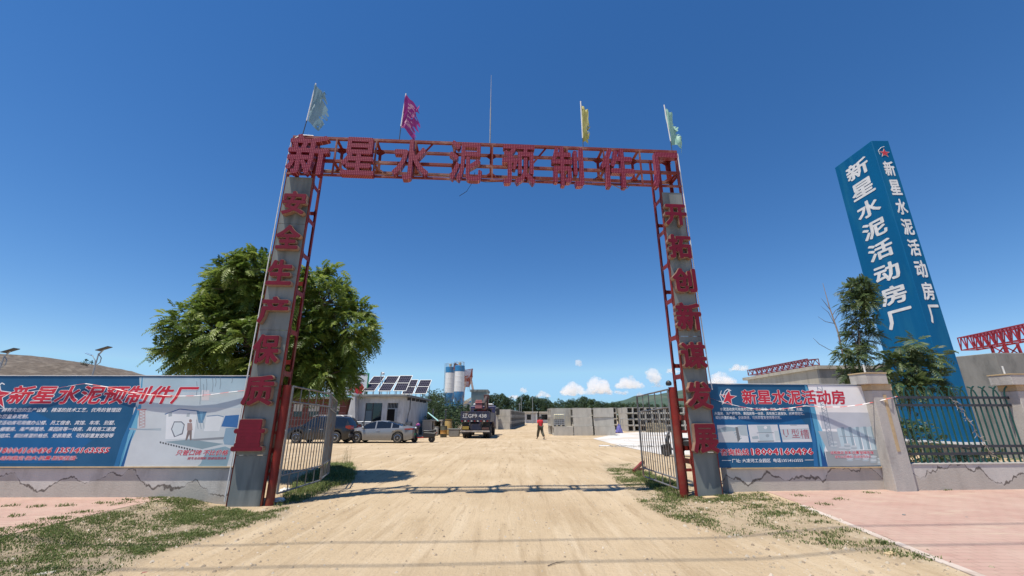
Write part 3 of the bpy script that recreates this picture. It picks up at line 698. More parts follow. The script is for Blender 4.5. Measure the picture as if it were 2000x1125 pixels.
pr.strip(WHITE, [(1409, 763), (1406, 772), (1410, 783), (1417, 788)], 1.3); pr.strip(WHITE, [(1428, 763), (1421, 760), (1416, 764), (1411, 775)], 1.6); pr.strip(WHITE, [(1424, 763), (1418, 769), (1416, 778)], 1.2)
pr.strip(WHITE, [(1410, 899.3), (1428, 899.3)], 1); pr.strip(WHITE, [(1572, 898.5), (1589, 898.3)], 1)
pr.done('printed_picture', rb)
lettering(RP, rb, '新星水泥活动房', 1450, 1651, 775.5, 28, REDI, .032, 0, (.025, WHITE), 8, 2)
for s_, u0, u1, v in (('水泥活动房可用做办公楼、员工宿舍、宾馆、车库、别墅、走廊、', 1407, 1569, 799.3), ('大蓬房、海产养殖场、果园房等一体房、具有施工速度快、比砖混结实、', 1396, 1571, 807.6), ('却比砖混价格低、安装简便、可拆卸重复使用等优势。', 1398, 1526, 815.6)):
    lettering(RP, rb, s_, u0, u1, v, 6.3, WHITE, .012)
lettering(RP, rb, 'U', 1530, 1540, 846.5, 15, (.36, .10, .13), .0, .0); lettering(RP, rb, '型', 1546, 1561, 846.5, 16, (.36, .10, .13), 0); lettering(RP, rb, '槽', 1563, 1580, 847.5, 18, (.36, .10, .13), 0)
lettering(RP, rb, '咨询热线', 1407, 1463, 883, 13.5, REDI, .03, 0, (.04, WHITE), 6)
lettering(RP, rb, '18004160496', 1467, 1589, 882, 13.5, REDI, .035, 0, (.05, WHITE), 6)
lettering(RP, rb, '厂址: 大凌河工业园区  电话13514163555', 1430, 1569, 899.4, 7.4, WHITE, .018)
lettering(RP, rb, '结构稳定·防火·抗震·耐候性强', 1622, 1706, 884, 6, REDI, .02, 0, (.05, WHITE))
lettering(RP, rb, '固专业而精彩 因诚信而永久', 1631, 1702, 892, 5.2, REDI, .014, 0, (.05, WHITE))
# barrier tape strung in front of the banners (a ribbon lying almost flat)
def tapemat():
    m, t, b, L = nodes('barrier_tape'); N = t.nodes.new
    tc = N('ShaderNodeTexCoord'); wv = N('ShaderNodeTexWave'); wv.inputs['Scale'].default_value = .9; wv.inputs['Distortion'].default_value = 1.2; L(tc.outputs['Object'], wv.inputs[0])
    r = N('ShaderNodeMapRange'); r.inputs[1].default_value = .42; r.inputs[2].default_value = .58; L(wv.outputs[1], r.inputs[0])
    x = N('ShaderNodeMix'); x.data_type = 'RGBA'; x.inputs[6].default_value = (.72, .66, .64, 1); x.inputs[7].default_value = (.55, .12, .10, 1); L(r.outputs[0], x.inputs[0]); L(x.outputs[2], b.inputs[0]); b.inputs['Roughness'].default_value = .4
    return m
M['tape'] = tapemat()
def tape(label, pl, pts, cols):
    rows = []
    for u, v, d, wd in pts: rows.append((pl.at(u, v, d), pl.at(u, v, d)+pl.n*wd-UP*.012))
    mb = MB(); n = len(rows)
    mb.add([p for r in rows for p in r], [(2*i, 2*i+1, 2*i+3, 2*i+2) for i in range(n-1)])
    # give the ribbon a thickness
    o = mb.build('barrier_tape', M['tape'], fixn=False); tag(o, label, 'barrier tape', 'barrier tapes on the banners')
    c = sum((r[0] for r in rows), Vector())/n
    o.data.transform(Matrix.Translation(-c)); o.location = c
    return o
tape('red and white barrier tape tied across the banner left of the gate', LP, [(-80, 785, .07, .03), (9, 771, .07, .03), (65, 764, .055, .03), (108, 758.5, .04, .03), (150, 751, .025, .03), (168, 748.7, .02, .03), (210, 755, .025, .032), (250, 764.5, .03, .034), (295, 770.5, .035, .036), (342, 773, .04, .036), (379, 772.5, .045, .034), (417, 769.5, .045, .03), (446, 765.5, .04, .025), (478, 762, .03, .02)], 0)
tape('red and white barrier tape slung from the right gate column across to the fence rail', RP, [(1386, 777, .04, .02), (1417, 787, .04, .02), (1450, 794.5, .038, .022), (1480, 799, .036, .022), (1517, 799, .034, .022), (1545, 796, .03, .022), (1572, 792, .028, .022), (1604, 794.3, .04, .025), (1641, 794.3, .08, .025), (1679, 790, .14, .025), (1711, 783.5, .21, .025), (1735, 777.5, .30, .02), (1752, 773.5, .13, .02)], 0)

# ------------------------------------------------------------------ stone pillars and fence on the right
PD = .25
def pillar(label, xa, xb, ca, cb):
    t = thing('gate_pillar', label, 'pillar', RP.xz((xa+xb)/2, .1, 0), 0, 'stone pillars of the fence')
    z1 = 2.52
    m_ = MB(); wallbox(m_, RP, xa, xb, -.05, z1-.22, PD, -.11); m_.build('shaft', M['pillar'], t, bevel=.01)
    wallbox(MB(), RP, xa-.01, xb+.01, z1-.217, z1-.08, PD+.01, -.12).build('neck', M['tan_stone'], t)
    wallbox(MB(), RP, ca, cb, z1-.078, z1+.16, PD+.06, -.16).build('cap', M['pillar'], t, bevel=.008)
    wallbox(MB(), RP, ca-.01, cb+.01, z1+.161, z1+.19, PD+.07, -.17).build('cap_slab', M['tan_stone'], t)
    xm = xa+(xb-xa)*.56
    wallbox(MB(), RP, xm-.035, xm+.035, .95, 2.2, PD+.012, PD-.02).build('inlay', M['tan_stone'], t)
    m_ = MB(); c_ = RP.xz((xa+xb)/2-.02, z1+.19, -.05); m_.tube([c_, c_+Vector((0, 0, .22))], .018, 8); m_.build('stub_rod', M['white_paint'], t)
def rpx(u, v, d): return (RP.at(u, v, d)-RP.p0).dot(RP.r)
PXA = rpx(1702, 757, PD); PXB = rpx(1740, 757, PD); CA, CB = rpx(1693, 742, PD+.06), rpx(1734, 742, PD+.06)
pillar('stone pillar with a wide cap at the right end of the short blue banner', PXA, PXB, CA, CB)
dC = rpx(1937, 746, -.16)-rpx(1664, 742, -.16); PXC = PXA+dC
pillar('stone pillar with a wide cap at the far right edge of the green fence', PXC, PXB+dC, CA+dC, CB+dC)
zf0 = .66; FD = .02
fw = thing('plinth_wall', 'low rendered plinth wall under the green fence', 'wall', RP.xz((PXB+PXC)/2, 0, 0))
wallbox(MB(), RP, PXB+.003, PXC-.003, -.05, zf0, FD+.12, -.14).build('wall', M['plaster'], fw)
wallbox(MB(), RP, PXB+.003, PXC-.003, zf0+.001, zf0+.02, FD+.135, -.15).build('coping', M['pillar'], fw)
M['fence_green'] = pm('fence_green', (.007, .062, .054), (.012, .085, .07), 5, .45)
M['fence_dark'] = pm('fence_dark', (.028, .033, .045), (.05, .052, .06), 5, .45, .2)
fe = thing('picket_fence', 'dark railed fence of green pickets with curled tips between two stone pillars', 'fence', RP.xz((PXB+PXC)/2, zf0, 0))
for v in (776.5, 791.5, 871.5, 886):
    z = RP.at(1850, v).z
    wallbox(MB(), RP, PXB, PXC, z-.028, z+.028, FD+.025, FD-.025).build('rail', M['fence_dark'], fe)
ztop = RP.at(1850, 757).z; zr = RP.at(1850, 776).z
n = 22
for i in range(n):
    x = PXB+.08+(PXC-PXB-.16)*i/(n-1); s = 1 if i % 2 else -1
    m_ = MB(); pts = [RP.xz(x, zf0+.021, FD), RP.xz(x, zr-.02, FD)]
    for k in range(1, 7):
        a = k/6; pts.append(RP.xz(x + (.025 if s > 0 else -.085)*a*a, zr-.02+(ztop-zr+.05)*math.sin(a*1.45), FD+s*(.09*(1-math.cos(a*1.6)))))
    m_.tube(pts, [.018]*2+[.017]*6, 7); m_.build('picket', M['fence_green'], fe, smooth=50)
# dead vine on the fence
m_ = MB(); rv = random.Random(4); pts = []
for k in range(26):
    s = k/25; pts.append(RP.xz(PXB+(PXC-PXB)*(.52+.19*s)+rv.uniform(-.03, .03), 2.15-1.35*s+rv.uniform(-.03, .03), FD+.05+rv.uniform(-.02, .03)))
m_.tube(pts, .007, 5)
for p in pts[::1]:
    for _ in range(2):
        d = Vector((rv.uniform(-.07, .07), rv.uniform(-.05, .02), rv.uniform(-.08, .05))); m_.tube([p, p+d*.6, p+d], .0045, 4)
tag(m_.build('dead_vine', pm('dry_vine', (.40, .34, .27), (.3, .25, .2), 9, .9)), 'dry leafless vine twisting down the green fence pickets', 'vine')

# ------------------------------------------------------------------ blue pylon sign
M['pylon'] = pm('pylon_blue', (.002, .112, .265), (.003, .096, .23), .9, .5, bump=.3, bscale=1.1, spec=.15, stretch=(1.6, 1.6, .28), c3=(.010, .128, .26), s3=1.3)
py0 = Vector((16.4, 16.15)); PZ0, PZ1 = .8, 13.72
py = thing('pylon_sign', 'tall square blue pylon with white vertical characters on two faces behind the fence', 'sign pylon', (16.75, 17.2, 0))
m_ = MB(); m_.prism([(16.36, 16.12, PZ0), (17.14, 16.12, PZ0), (17.14, 18.3, PZ0), (16.3, 18.3, PZ0)], (0, 0, PZ1-PZ0)); m_.build('body', M['pylon'], py, bevel=.02)
m_ = MB(); m_.bx(16.25, 17.2, 16.06, 18.36, PZ0-.06, PZ0+.02); m_.build('base_plate', M['white_paint'], py)
m_ = MB(); m_.bx(16.6, 16.95, 16.4, 18.0, 0, PZ0-.06); m_.build('plinth', M['concrete_dark'], py)
lpl = ((16.36, 16.12, 0), Vector((-math.cos(math.atan2(.06, 2.18)), -math.sin(math.atan2(.06, 2.18)), 0)))
lr = Vector((.06, -2.18, 0)).normalized()
pa_, pz_ = Q(1674, 331, *lpl), Q(1758, 622, *lpl)
for k, ch in enumerate('新星水泥活动房厂'):
    c_ = pa_.lerp(pz_, k/7) - lr.cross(UP)*(-.004)
    letter(MB(), ch, c_, lr, UP, 1.22, .80, .005, .028, res=2).build('character', M['white_paint'], py, fixn=False)
pa_, pz_ = Q(1737, 329, (16.4, 16.116, 0), Vector((0, -1, 0))), Q(1826, 613, (16.4, 16.116, 0), Vector((0, -1, 0)))
for k, ch in enumerate('新星水泥活动房厂'):
    c_ = pa_.lerp(pz_, k/7)
    letter(MB(), ch, (c_.x, 16.116, c_.z), (1, 0, 0), UP, .46, .76, .005, .028, res=2).build('character', M['white_paint'], py, fixn=False)
c_ = Q(1727.5, 299, (16.4, 16.116, 0), Vector((0, -1, 0)))
def star3(r, y, zr=1): return [(c_.x+r*(1 if i % 2 == 0 else .4)*math.sin(i*math.pi/5+.1), y, c_.z+r*(1 if i % 2 == 0 else .4)*math.cos(i*math.pi/5+.1)) for i in range(10)]
m_ = MB(); m_.prism(star3(.25, 16.117), (0, -.008, 0), 1); m_.prism(star3(.21, 16.108), (0, -.008, 0), 0)
m_.tube([(c_.x-.24, 16.10, c_.z-.08), (c_.x-.26, 16.10, c_.z+.12), (c_.x-.1, 16.10, c_.z+.28), (c_.x+.06, 16.10, c_.z+.33)], .012, 5, 1)
m_.build('star_emblem', [pm('emblem_red', (.5, .04, .05), rough=.4), M['white_paint']], py)

# ------------------------------------------------------------------ trees and plants
M['leaf'] = leafmat('leaf', (.072, .12, .02), (.145, .215, .038), (.30, .37, .08), .45)
M['leaf_dark'] = leafmat('leaf_dark', (.05, .085, .03), (.095, .14, .048), (.19, .235, .09))
M['leaf_far'] = leafmat('leaf_far', (.022, .045, .018), (.036, .070, .024), (.06, .10, .032), .15, .7)
M['bark'] = pm('bark', (.10, .075, .055), (.17, .13, .10), 8, .9, bump=.5, bscale=12, stretch=(1, 1, .25))
def frond(mb, p, d, L, n, rg, lw=.36, droop=.38, mi=0):
    """pinnate leaf: curved midrib with leaflet pairs, one connected piece"""
    d = d.normalized(); side = d.cross(UP)
    if side.length < .1: side = Vector((1, 0, 0))
    side.normalize(); side = Matrix.Rotation(rg.gauss(0, .5), 3, d) @ side; up = side.cross(d); droop *= rg.uniform(.4, 1.9)
    o = len(mb.v); pts = []
    for i in range(n+1):
        s = i/n; pts.append(p + d*(L*s) - UP*(droop*L*s*s))
    for q in pts: mb.v += [q-side*.004, q+side*.004]
    for i in range(n): a = o+2*i; mb.f.append((a, a+1, a+3, a+2)); mb.m.append(mi)
    for i in range(2, n+1):
        s = i/n; ll = L*lw*(1-.45*abs(s-.5)*1.6); wd = ll*.25
        t = (pts[i]-pts[i-1]).normalized()
        for sg in (-1, 1):
            ld = (side*sg*.86 + t*.5 - UP*rg.uniform(.0, .35)).normalized()
            b = o+2*i+(0 if sg < 0 else 1); r = len(mb.v)
            m_ = pts[i]+ld*ll*.45; e = pts[i]+ld*ll-UP*ll*.12
            mb.v += [m_+t*wd, e, m_-t*wd]
            mb.f.append((b, r, r+1, r+2)); mb.m.append(mi)
def branches(mb, a, b, r0, r1, rg, wob=.08, n=6):
    a, b = Vector(a), Vector(b); L = (b-a).length; pts = []
    for i in range(n+1):
        s = i/n; k = math.sin(s*math.pi)*wob*L
        pts.append(a.lerp(b, s)+Vector((rg.uniform(-1, 1), rg.uniform(-1, 1), rg.uniform(0, .6)))*k)
    mb.tube(pts, [r0+(r1-r0)*i/n for i in range(n+1)], 7); return pts
def leafy_tree(name, label, base, fork, blobs, nclump, nleaf, L, leaf, r0, seed, nl=8, group=None, surf=.5):
    rg = random.Random(seed); t = thing(name, label, 'tree', base, 0, group)
    tb = MB(); cb = MB(); base = Vector(base); fork = Vector(fork)
    branches(tb, base-Vector((0, 0, .1)), fork, r0, r0*.75, rg, .03)
    hubs = []
    for c, r in blobs:
        e = Vector(c)-Vector((0, 0, r[2]*.25)); branches(tb, fork, e, r0*.55, r0*.18, rg, .07); hubs.append(e)
    tot = sum(r[0]*r[1]+r[0]*r[2] for c, r in blobs)
    for (c, r), hub in zip(blobs, hubs):
        k = round(nclump*(r[0]*r[1]+r[0]*r[2])/tot)
        for i in range(k):
            d = Vector((rg.gauss(0, 1), rg.gauss(0, 1), rg.gauss(.12, 1))).normalized()
            f = surf+(1.03-surf)*rg.random()**.6
            q = Vector(c)+Vector((d.x*r[0], d.y*r[1], d.z*r[2]))*f
            if i % 2 == 0: branches(tb, hub, q-d*.05, r0*.14, .008, rg, .08, 4)
            for j in range(nleaf):
                dd = (d*.7+Vector((rg.gauss(0, .75), rg.gauss(0, .75), rg.gauss(.05, .7)))).normalized()
                frond(cb, q+Vector((rg.gauss(0, .10), rg.gauss(0, .10), rg.gauss(0, .09)))*L/.5, dd, L*rg.uniform(.7, 1.15), nl, rg)
    tb.build('trunk', M['bark'], t, smooth=60)
    cb.build('crown', leaf, t, fixn=False)
    return t
def bl(u, v, Y, rx, ry, rz): return (P(u, v, Y), (rx, ry, rz))
TY = 12.7
leafy_tree('broadleaf_tree', 'large dark green broadleaf tree with drooping compound leaves behind the left gate column', (-6.9, TY, 0), (-6.8, TY, 1.9),
    [bl(425, 640, TY, 1.15, 1.2, .95), bl(386, 690, TY-.2, .68, .9, .55), bl(470, 560, TY, .95, 1.1, .85), bl(500, 528, TY, .6, .7, .5), bl(550, 610, TY+.3, 1.15, 1.2, 1.1), bl(625, 585, TY, 1.05, 1.2, .85),
     bl(675, 650, TY, .85, 1.1, .95), bl(610, 690, TY, 1.1, 1.2, .8), bl(500, 670, TY-.2, 1.2, 1.2, .8), bl(430, 705, TY+.2, .8, 1, .42), bl(640, 728, TY-.1, .8, .9, .45), bl(452, 600, TY+.4, .9, 1, .7), bl(555, 720, TY, 1.0, 1, .5)], 640, 12, .42, M['leaf'], .2, 11)
# young trees behind the right wall
YT = 12.9
leafy_tree('young_tree', 'slim young tree with a narrow leafy crown rising above the stone pillar', (P(1672, 760, YT).x, YT, .1), P(1676, 700, YT),
    [bl(1678, 565, YT, .40, .42, .28), bl(1672, 592, YT, .46, .45, .24), bl(1678, 625, YT, .33, .35, .24), bl(1680, 655, YT, .34, .36, .26), bl(1668, 690, YT, .40, .4, .2), bl(1685, 560, YT, .3, .3, .25), bl(1660, 730, YT, .3, .3, .2)], 84, 10, .30, M['leaf_dark'], .035, 21, 8, surf=.15)
YS = 12.4
leafy_tree('young_tree', 'broad low young tree with feathery leaves in front of the blue pylon', (P(1768, 800, YS).x, YS, .1), P(1768, 750, YS),
    [bl(1785, 680, YS, .38, .4, .22), bl(1775, 715, YS, .6, .5, .28), bl(1815, 745, YS, .45, .4, .2), bl(1745, 745, YS, .4, .4, .25), bl(1790, 755, YS, .6, .5, .22), bl(1812, 690, YS, .35, .35, .14), bl(1748, 705, YS, .32, .3, .14)], 52, 8, .38, M['leaf_dark'], .035, 22, 9, surf=.2)
rg = random.Random(8); m_ = MB(); YB = 13.2
a_ = P(1655, 735, YB); br_ = thing('bare_sapling', 'leafless thin sapling leaning left beside the slim young tree', 'tree', (a_.x, YB, .1))
m_.tube([(a_.x, YB, 0), P(1652, 720, YB), P(1637, 650, YB), P(1620, 600, YB), P(1607, 553, YB)], [.035, .03, .024, .016, .006], 7)
m_.build('trunk', pm('dry_bark', (.26, .21, .18), (.34, .28, .24), 8, .9), br_, smooth=50)
m_ = MB()
for pts in ([(1634, 640), (1618, 610), (1603, 598)], [(1631, 632), (1612, 628), (1597, 618)], [(1640, 660), (1652, 635), (1656, 625)], [(1626, 615), (1632, 606), (1644, 603)], [(1650, 695), (1618, 682), (1600, 672), (1588, 660)], [(1622, 606), (1610, 590), (1603, 582)], [(1629, 627), (1638, 612), (1641, 606)]):
    m_.tube([P(u, v, YB) for u, v in pts], [.012]+[.008]*(len(pts)-2)+[.003], 5)
m_.build('twigs', M['bark'], br_, smooth=50)
def bush(name, label, c, r, n, L, leaf, seed, group=None, nl=6):
    rg = random.Random(seed); t = thing(name, label, 'bush', (c[0], c[1], gz(c[0], c[1]) if c[2] < 4 else c[2]-.6), 0, group); mb = MB(); st = MB()
    for i in range(n):
        d = Vector((rg.gauss(0, 1), rg.gauss(0, 1), rg.gauss(.2, .9))).normalized(); f = rg.uniform(.45, 1)
        q = Vector(c)+Vector((d.x*r[0], d.y*r[1], d.z*r[2]))*f
        dd = (d+Vector((rg.gauss(0, .5), rg.gauss(0, .5), rg.gauss(.2, .4)))).normalized()
        frond(mb, q, dd, L*rg.uniform(.6, 1.2), nl, rg, .5, .3)
        if i % max(1, n//14) == 0: st.tube([(c[0]+rg.uniform(-.1, .1), c[1], (gz(c[0], c[1]) if c[2] < 4 else c[2]-.6)-.02), q], [.015, .006], 5)
    mb.build('foliage', leaf, t, fixn=False); st.build('stems', M['bark'], t, smooth=50)
    return t
bush('bush', 'leafy green bush behind the left end of the picket fence', (P(1790, 860, 11.9).x, 11.9, .95), (.62, .4, .75), 260, .2, M['leaf_dark'], 31)
bush('bush', 'low weedy bush in the shade under the blue pylon behind the fence', (P(1930, 900, 12.6).x, 12.6, .42), (1.3, .4, .42), 200, .2, M['leaf_dark'], 32)

# far trees: three crowns, copied
def far_crown(seed, k, tall):
    rg = random.Random(seed); mb = MB(); tb = MB()
    tb.tube([(0, 0, -.1), (0, 0, tall*.75)], [.22, .06], 6)
    for b in range(k):
        h = tall*(.22+.74*b/k); w_ = 1.9*math.sin(math.pi*min(1, .18+.8*(1-b/k)))**.7*rg.uniform(.6, 1.1); a = rg.uniform(0, 6.28)
        c = Vector((math.cos(a)*w_*.55, math.sin(a)*w_*.55, h)); rr_ = rg.uniform(.7, 1.25)
        for i in range(64):
            d = Vector((rg.gauss(0, 1), rg.gauss(0, 1), rg.gauss(0, 1))).normalized(); p = c+d*rr_*rg.uniform(.6, 1.05)
            n1 = Vector((rg.gauss(0, 1), rg.gauss(0, 1), rg.gauss(0, 1))).normalized(); n2 = n1.cross(d+Vector((.01, .02, 0))).normalized(); s = rg.uniform(.14, .30)
            mb.quad(p-n1*s, p-n2*s*.5, p+n1*s, p+n2*s*.5)
    return tb, mb
FL = {'tall': 'tall dark green tree in the distant tree line behind the yard', 'round': 'rounded bushy tree in the distant tree line behind the yard', 'pale': 'paler green tree in the distant tree line behind the yard'}
protos = []
for k_, (nm, tall, kk) in enumerate((('tall', 9.5, 17), ('round', 8, 15), ('pale', 8.5, 15))):
    t = thing('distant_tree', FL[nm], 'tree', (0, 170, 0), 0, 'distant tree line'); tb, mb = far_crown(40+k_, kk, tall)
    tb.build('trunk', M['bark'], t, local=True, smooth=60); mb.build('crown', leafmat('leaf_far_'+nm, *(((.022, .046, .02), (.034, .066, .024), (.055, .092, .032)) if nm != 'pale' else ((.034, .062, .022), (.052, .09, .03), (.085, .13, .042))), .15, .7), t, local=True, fixn=False)
    protos.append((t, tall))
tops = [(838, 774), (850, 770), (862, 775), (880, 782), (895, 786), (928, 782), (950, 768), (962, 771), (974, 769), (985, 772), (994, 777), (1002, 790), (1009, 779), (1018, 772), (1028, 770), (1036, 776), (1045, 776), (1054, 778), (1062, 777), (1070, 781), (1078, 785), (1086, 786), (1095, 782), (1104, 784), (1110, 780), (1117, 781), (1126, 782), (1134, 779), (1141, 774), (1149, 779), (1158, 782), (1168, 784), (1178, 784), (1186, 786), (1195, 786), (1206, 787), (1216, 787), (1228, 786), (1240, 787), (1252, 788), (1266, 788), (1280, 789), (1296, 788), (1312, 790), (1330, 789), (1350, 790), (1372, 790), (1400, 790), (1430, 790), (1460, 788)]
rg = random.Random(17)
tops += [(u+5, v+3) for u, v in tops if u != 1002]
for i, (u, v) in enumerate(tops):
    j = (0, 1, 2, 0, 1)[rg.randrange(5)] if u > 1080 else (0, 0, 1)[rg.randrange(3)]
    Yd = rg.uniform(150, 190); p = P(u, v, Yd); src, tall = protos[j]
    sc = p.z/tall*rg.uniform(1.0, 1.1); sw = sc*rg.uniform(.95, 1.3)
    if not src.get('used'): o = src; src['used'] = 1
    else: o = dup(src)
    o.location = (p.x, Yd, 0); o.rotation_euler = (0, 0, rg.uniform(0, 6.28)); o.scale = (sw, sw, sc)
for t, _ in protos: del t['used']
# understory fills the foot of the tree line
m_ = MB(); 
for i in range(2600):
    u = rg.uniform(820, 1480); Yd = rg.uniform(150, 185); p = P(u, 815, Yd); h = rg.uniform(.2, 4.2)*rg.uniform(.5, 1)
    c = Vector((p.x, Yd, h)); n1 = Vector((rg.gauss(0, 1), rg.gauss(0, 1), rg.gauss(0, 1))).normalized(); n2 = n1.cross(Vector((.3, .8, .5))).normalized(); s = rg.uniform(.4, .8)
    m_.quad(c-n1*s, c-n2*s*.6, c+n1*s, c+n2*s*.6)
tag(m_.build('undergrowth', M['leaf_far'], fixn=False), 'dense dark undergrowth at the foot of the distant tree line', 'undergrowth', kind='stuff')
# hedge of shrubs between the grey house and the truck
for i, (u, v, Y, rx_, rz_) in enumerate(((846, 800, 50, 1.5, 1.6), (862, 806, 49, 1.5, 1.4), (880, 812, 48, 1.4, 1.3), (896, 812, 50, 1.3, 1.3), (850, 822, 46, 1.4, .9), (872, 826, 45, 1.3, .8), (842, 782, 56, 1.6, 2.0), (856, 780, 58, 1.5, 1.8), (890, 800, 56, 1.5, 1.4), (908, 806, 58, 1.4, 1.3))):
    p = P(u, v, Y); t = bush('shrub', 'dense green shrub in the hedge between the grey house and the truck', (p.x, Y, max(rz_*.75, p.z-rz_*.3)), (rx_, 1.1, rz_), 460, .38, M['leaf_far'], 60+i, 'hedge shrubs by the house', 4)

# ------------------------------------------------------------------ hill, gravel mound, clouds
m_ = MB(); HY = 1500; prof = [(1150, 798), (1200, 785), (1221, 781), (1240, 773), (1252, 772), (1268, 775), (1295, 768), (1331, 762), (1370, 758), (1420, 760), (1470, 768), (1560, 790)]
nxh = 60; rows = 10
for j in range(rows+1):
    f = j/rows
    for i in range(nxh+1):
        u = 1150+410*i/nxh
        k = max(q for q in range(len(prof)-1) if prof[q][0] <= u+1e-6); (ua, va), (ub, vb) = prof[k], prof[k+1]
        v = va+(vb-va)*(u-ua)/(ub-ua); p = P(u, v, HY)
        z = max(0, p.z)*math.sin(f*math.pi/2)**.8; y = HY-500*(1-f)
        m_.v.append(Vector((p.x*(y/HY)**.0, y, z+8*noise.noise((p.x*.012, y*.012, 0))*math.sin(f*math.pi))))
for j in range(rows):
    for i in range(nxh): a = j*(nxh+1)+i; m_.f.append((a, a+1, a+nxh+2, a+nxh+1)); m_.m.append(0)
tag(m_.build('hill', pm('hill_forest_hazed', (.03, .062, .042), (.048, .085, .058), .03, .95, world=True, c3=(.075, .10, .07), s3=.012), smooth=180, fixn=False), kind='structure')  # distance haze is mixed into the forest colour as a blue-green tint
m_ = MB(); rg = random.Random(2); c = P(25, 690, 52); n1, n2 = 72, 30; Rm = 32
hz = c.z
for j in range(n2+1):
    r = j/n2
    for i in range(n1):
        a = 6.2832*i/n1; x, y = math.cos(a)*r*Rm*1.15, math.sin(a)*r*Rm
        z = hz*max(0, (1-r**1.6))*(1+.06*noise.noise((x*.2, y*.2, 1))) + .25*noise.noise((x*.8, y*.8, 4))*(r > .05)
        m_.v.append(Vector((c.x+x, 52+y, z-.2)))
for j in range(n2):
    for i in range(n1): m_.f.append((j*n1+i, j*n1+(i+1) % n1, (j+1)*n1+(i+1) % n1, (j+1)*n1+i)); m_.m.append(0)
tag(m_.build('gravel_mound', pm('gravel', (.13, .10, .075), (.07, .055, .042), 3.2, .95, bump=.8, bscale=4, world=True, c3=(.17, .14, .11), s3=1.1), smooth=180), 'big grey-brown gravel heap rising behind the left banner wall', 'gravel heap')
bush('bush', 'tiny green bush on the flank of the gravel heap', (P(170, 707, 50).x, 50, P(170, 707, 50).z), (.7, .4, .18), 50, .25, M['leaf_far'], 77)

def cloudmat():
    m = bpy.data.materials.new('cloud'); m.use_nodes = True; t = m.node_tree; t.nodes.remove(t.nodes['Principled BSDF'])
    v = t.nodes.new('ShaderNodeVolumePrincipled'); v.inputs['Color'].default_value = (.995, .995, 1, 1); v.inputs['Density'].default_value = .012; v.inputs['Anisotropy'].default_value = .25
    t.links.new(v.outputs[0], t.nodes['Material Output'].inputs['Volume']); return m
M['cloud'] = cloudmat()
def cloud(u, v, wpx, hpx, seed, label):
    CY = 5200; rg = random.Random(seed); p = P(u, v, CY); k = CY/F*1.05; W_, H_ = wpx*k, hpx*k
    o = thing('cloud', label, 'cloud', p, 0, 'small white clouds above the yard')
    b = bmesh.new(); n = max(5, round(6+wpx*.35))
    for i in range(n):
        s = rg.uniform(-1, 1); hh = H_*(1-abs(s)**1.5*.6)
        r = min(W_, H_)*rg.uniform(.20, .36)*(1.1-.45*abs(s)); z = -H_/2+r*.7+rg.random()**1.3*max(0, hh-2*r)
        M4 = Matrix.Translation((s*(W_/2-r*.8), rg.uniform(-.3, .3)*W_, z)) @ Matrix.Diagonal((r*rg.uniform(1, 1.3), r, r*rg.uniform(.7, .9), 1))
        bmesh.ops.create_icosphere(b, subdivisions=3, radius=1, matrix=M4)
    me = bpy.data.meshes.new('cloud_body'); b.to_mesh(me); b.free()
    tmp = bpy.data.objects.new('cloud_body', me); COL.objects.link(tmp); rm = tmp.modifiers.new('r', 'REMESH'); rm.mode = 'VOXEL'; s = min(W_, H_); rm.voxel_size = s*.032
    me2 = bpy.data.meshes.new_from_object(tmp.evaluated_get(bpy.context.evaluated_depsgraph_get())); bpy.data.objects.remove(tmp)
    for vt in me2.vertices:
        q = vt.co.copy()
        for f, am in ((3.2, .16), (7.5, .085), (15, .06), (30, .03)):
            k = q*(f/s); q += Vector((noise.noise(k+Vector((9, 0, 0))), noise.noise(k+Vector((0, 9, 0))), noise.noise(k+Vector((0, 0, 9)))))*s*am
        if q.z < -H_/2: q.z = -H_/2+(q.z+H_/2)*.3
        vt.co = q
    me2.materials.clear(); me2.materials.append(M['cloud']); me2.shade_smooth(); me2.name = 'cloud_body'
    c = bpy.data.objects.new('cloud_body', me2); COL.objects.link(c); c.parent = o
for i, (u, v, w_, h_, lb_) in enumerate((
    (1130, 707, 13, 16, 'tiny wisp of cloud high above the yard, apart from the others'), (1119, 756, 48, 30, 'puffy white cloud above the left end of the block stacks'), (1168, 745, 42, 40, 'tallest puffy white cloud right of the yard centre'),
    (1184, 763, 76, 14, 'long flat white cloud low under the tallest cloud'), (1227, 744, 52, 27, 'puffy white cloud left of the right gate leaf top'), (1276, 732, 26, 34, 'upright white cloud left of the right gate column'),
    (1283, 752, 24, 8, 'thin flat cloud under the upright cloud near the right gate column'), (1312, 722, 26, 14, 'small cloud directly beside the right gate column lattice'), (1250, 771, 22, 12, 'small low cloud just above the right gate leaf'),
    (1060, 768, 26, 15, 'small low cloud above the walking man'), (1003, 772, 22, 15, 'small low cloud above the gap in the tree line'), (1022, 759, 13, 15, 'tiny cloud left of the walking man above the trees'),
    (1408, 738, 52, 30, 'white cloud directly right of the right gate column above the banner'), (1444, 715, 38, 17, 'oval white cloud above the short banner'), (1345, 738, 30, 26, 'white cloud showing behind the right gate column'))):
    cloud(u, v, w_, h_, 100+i, lb_)

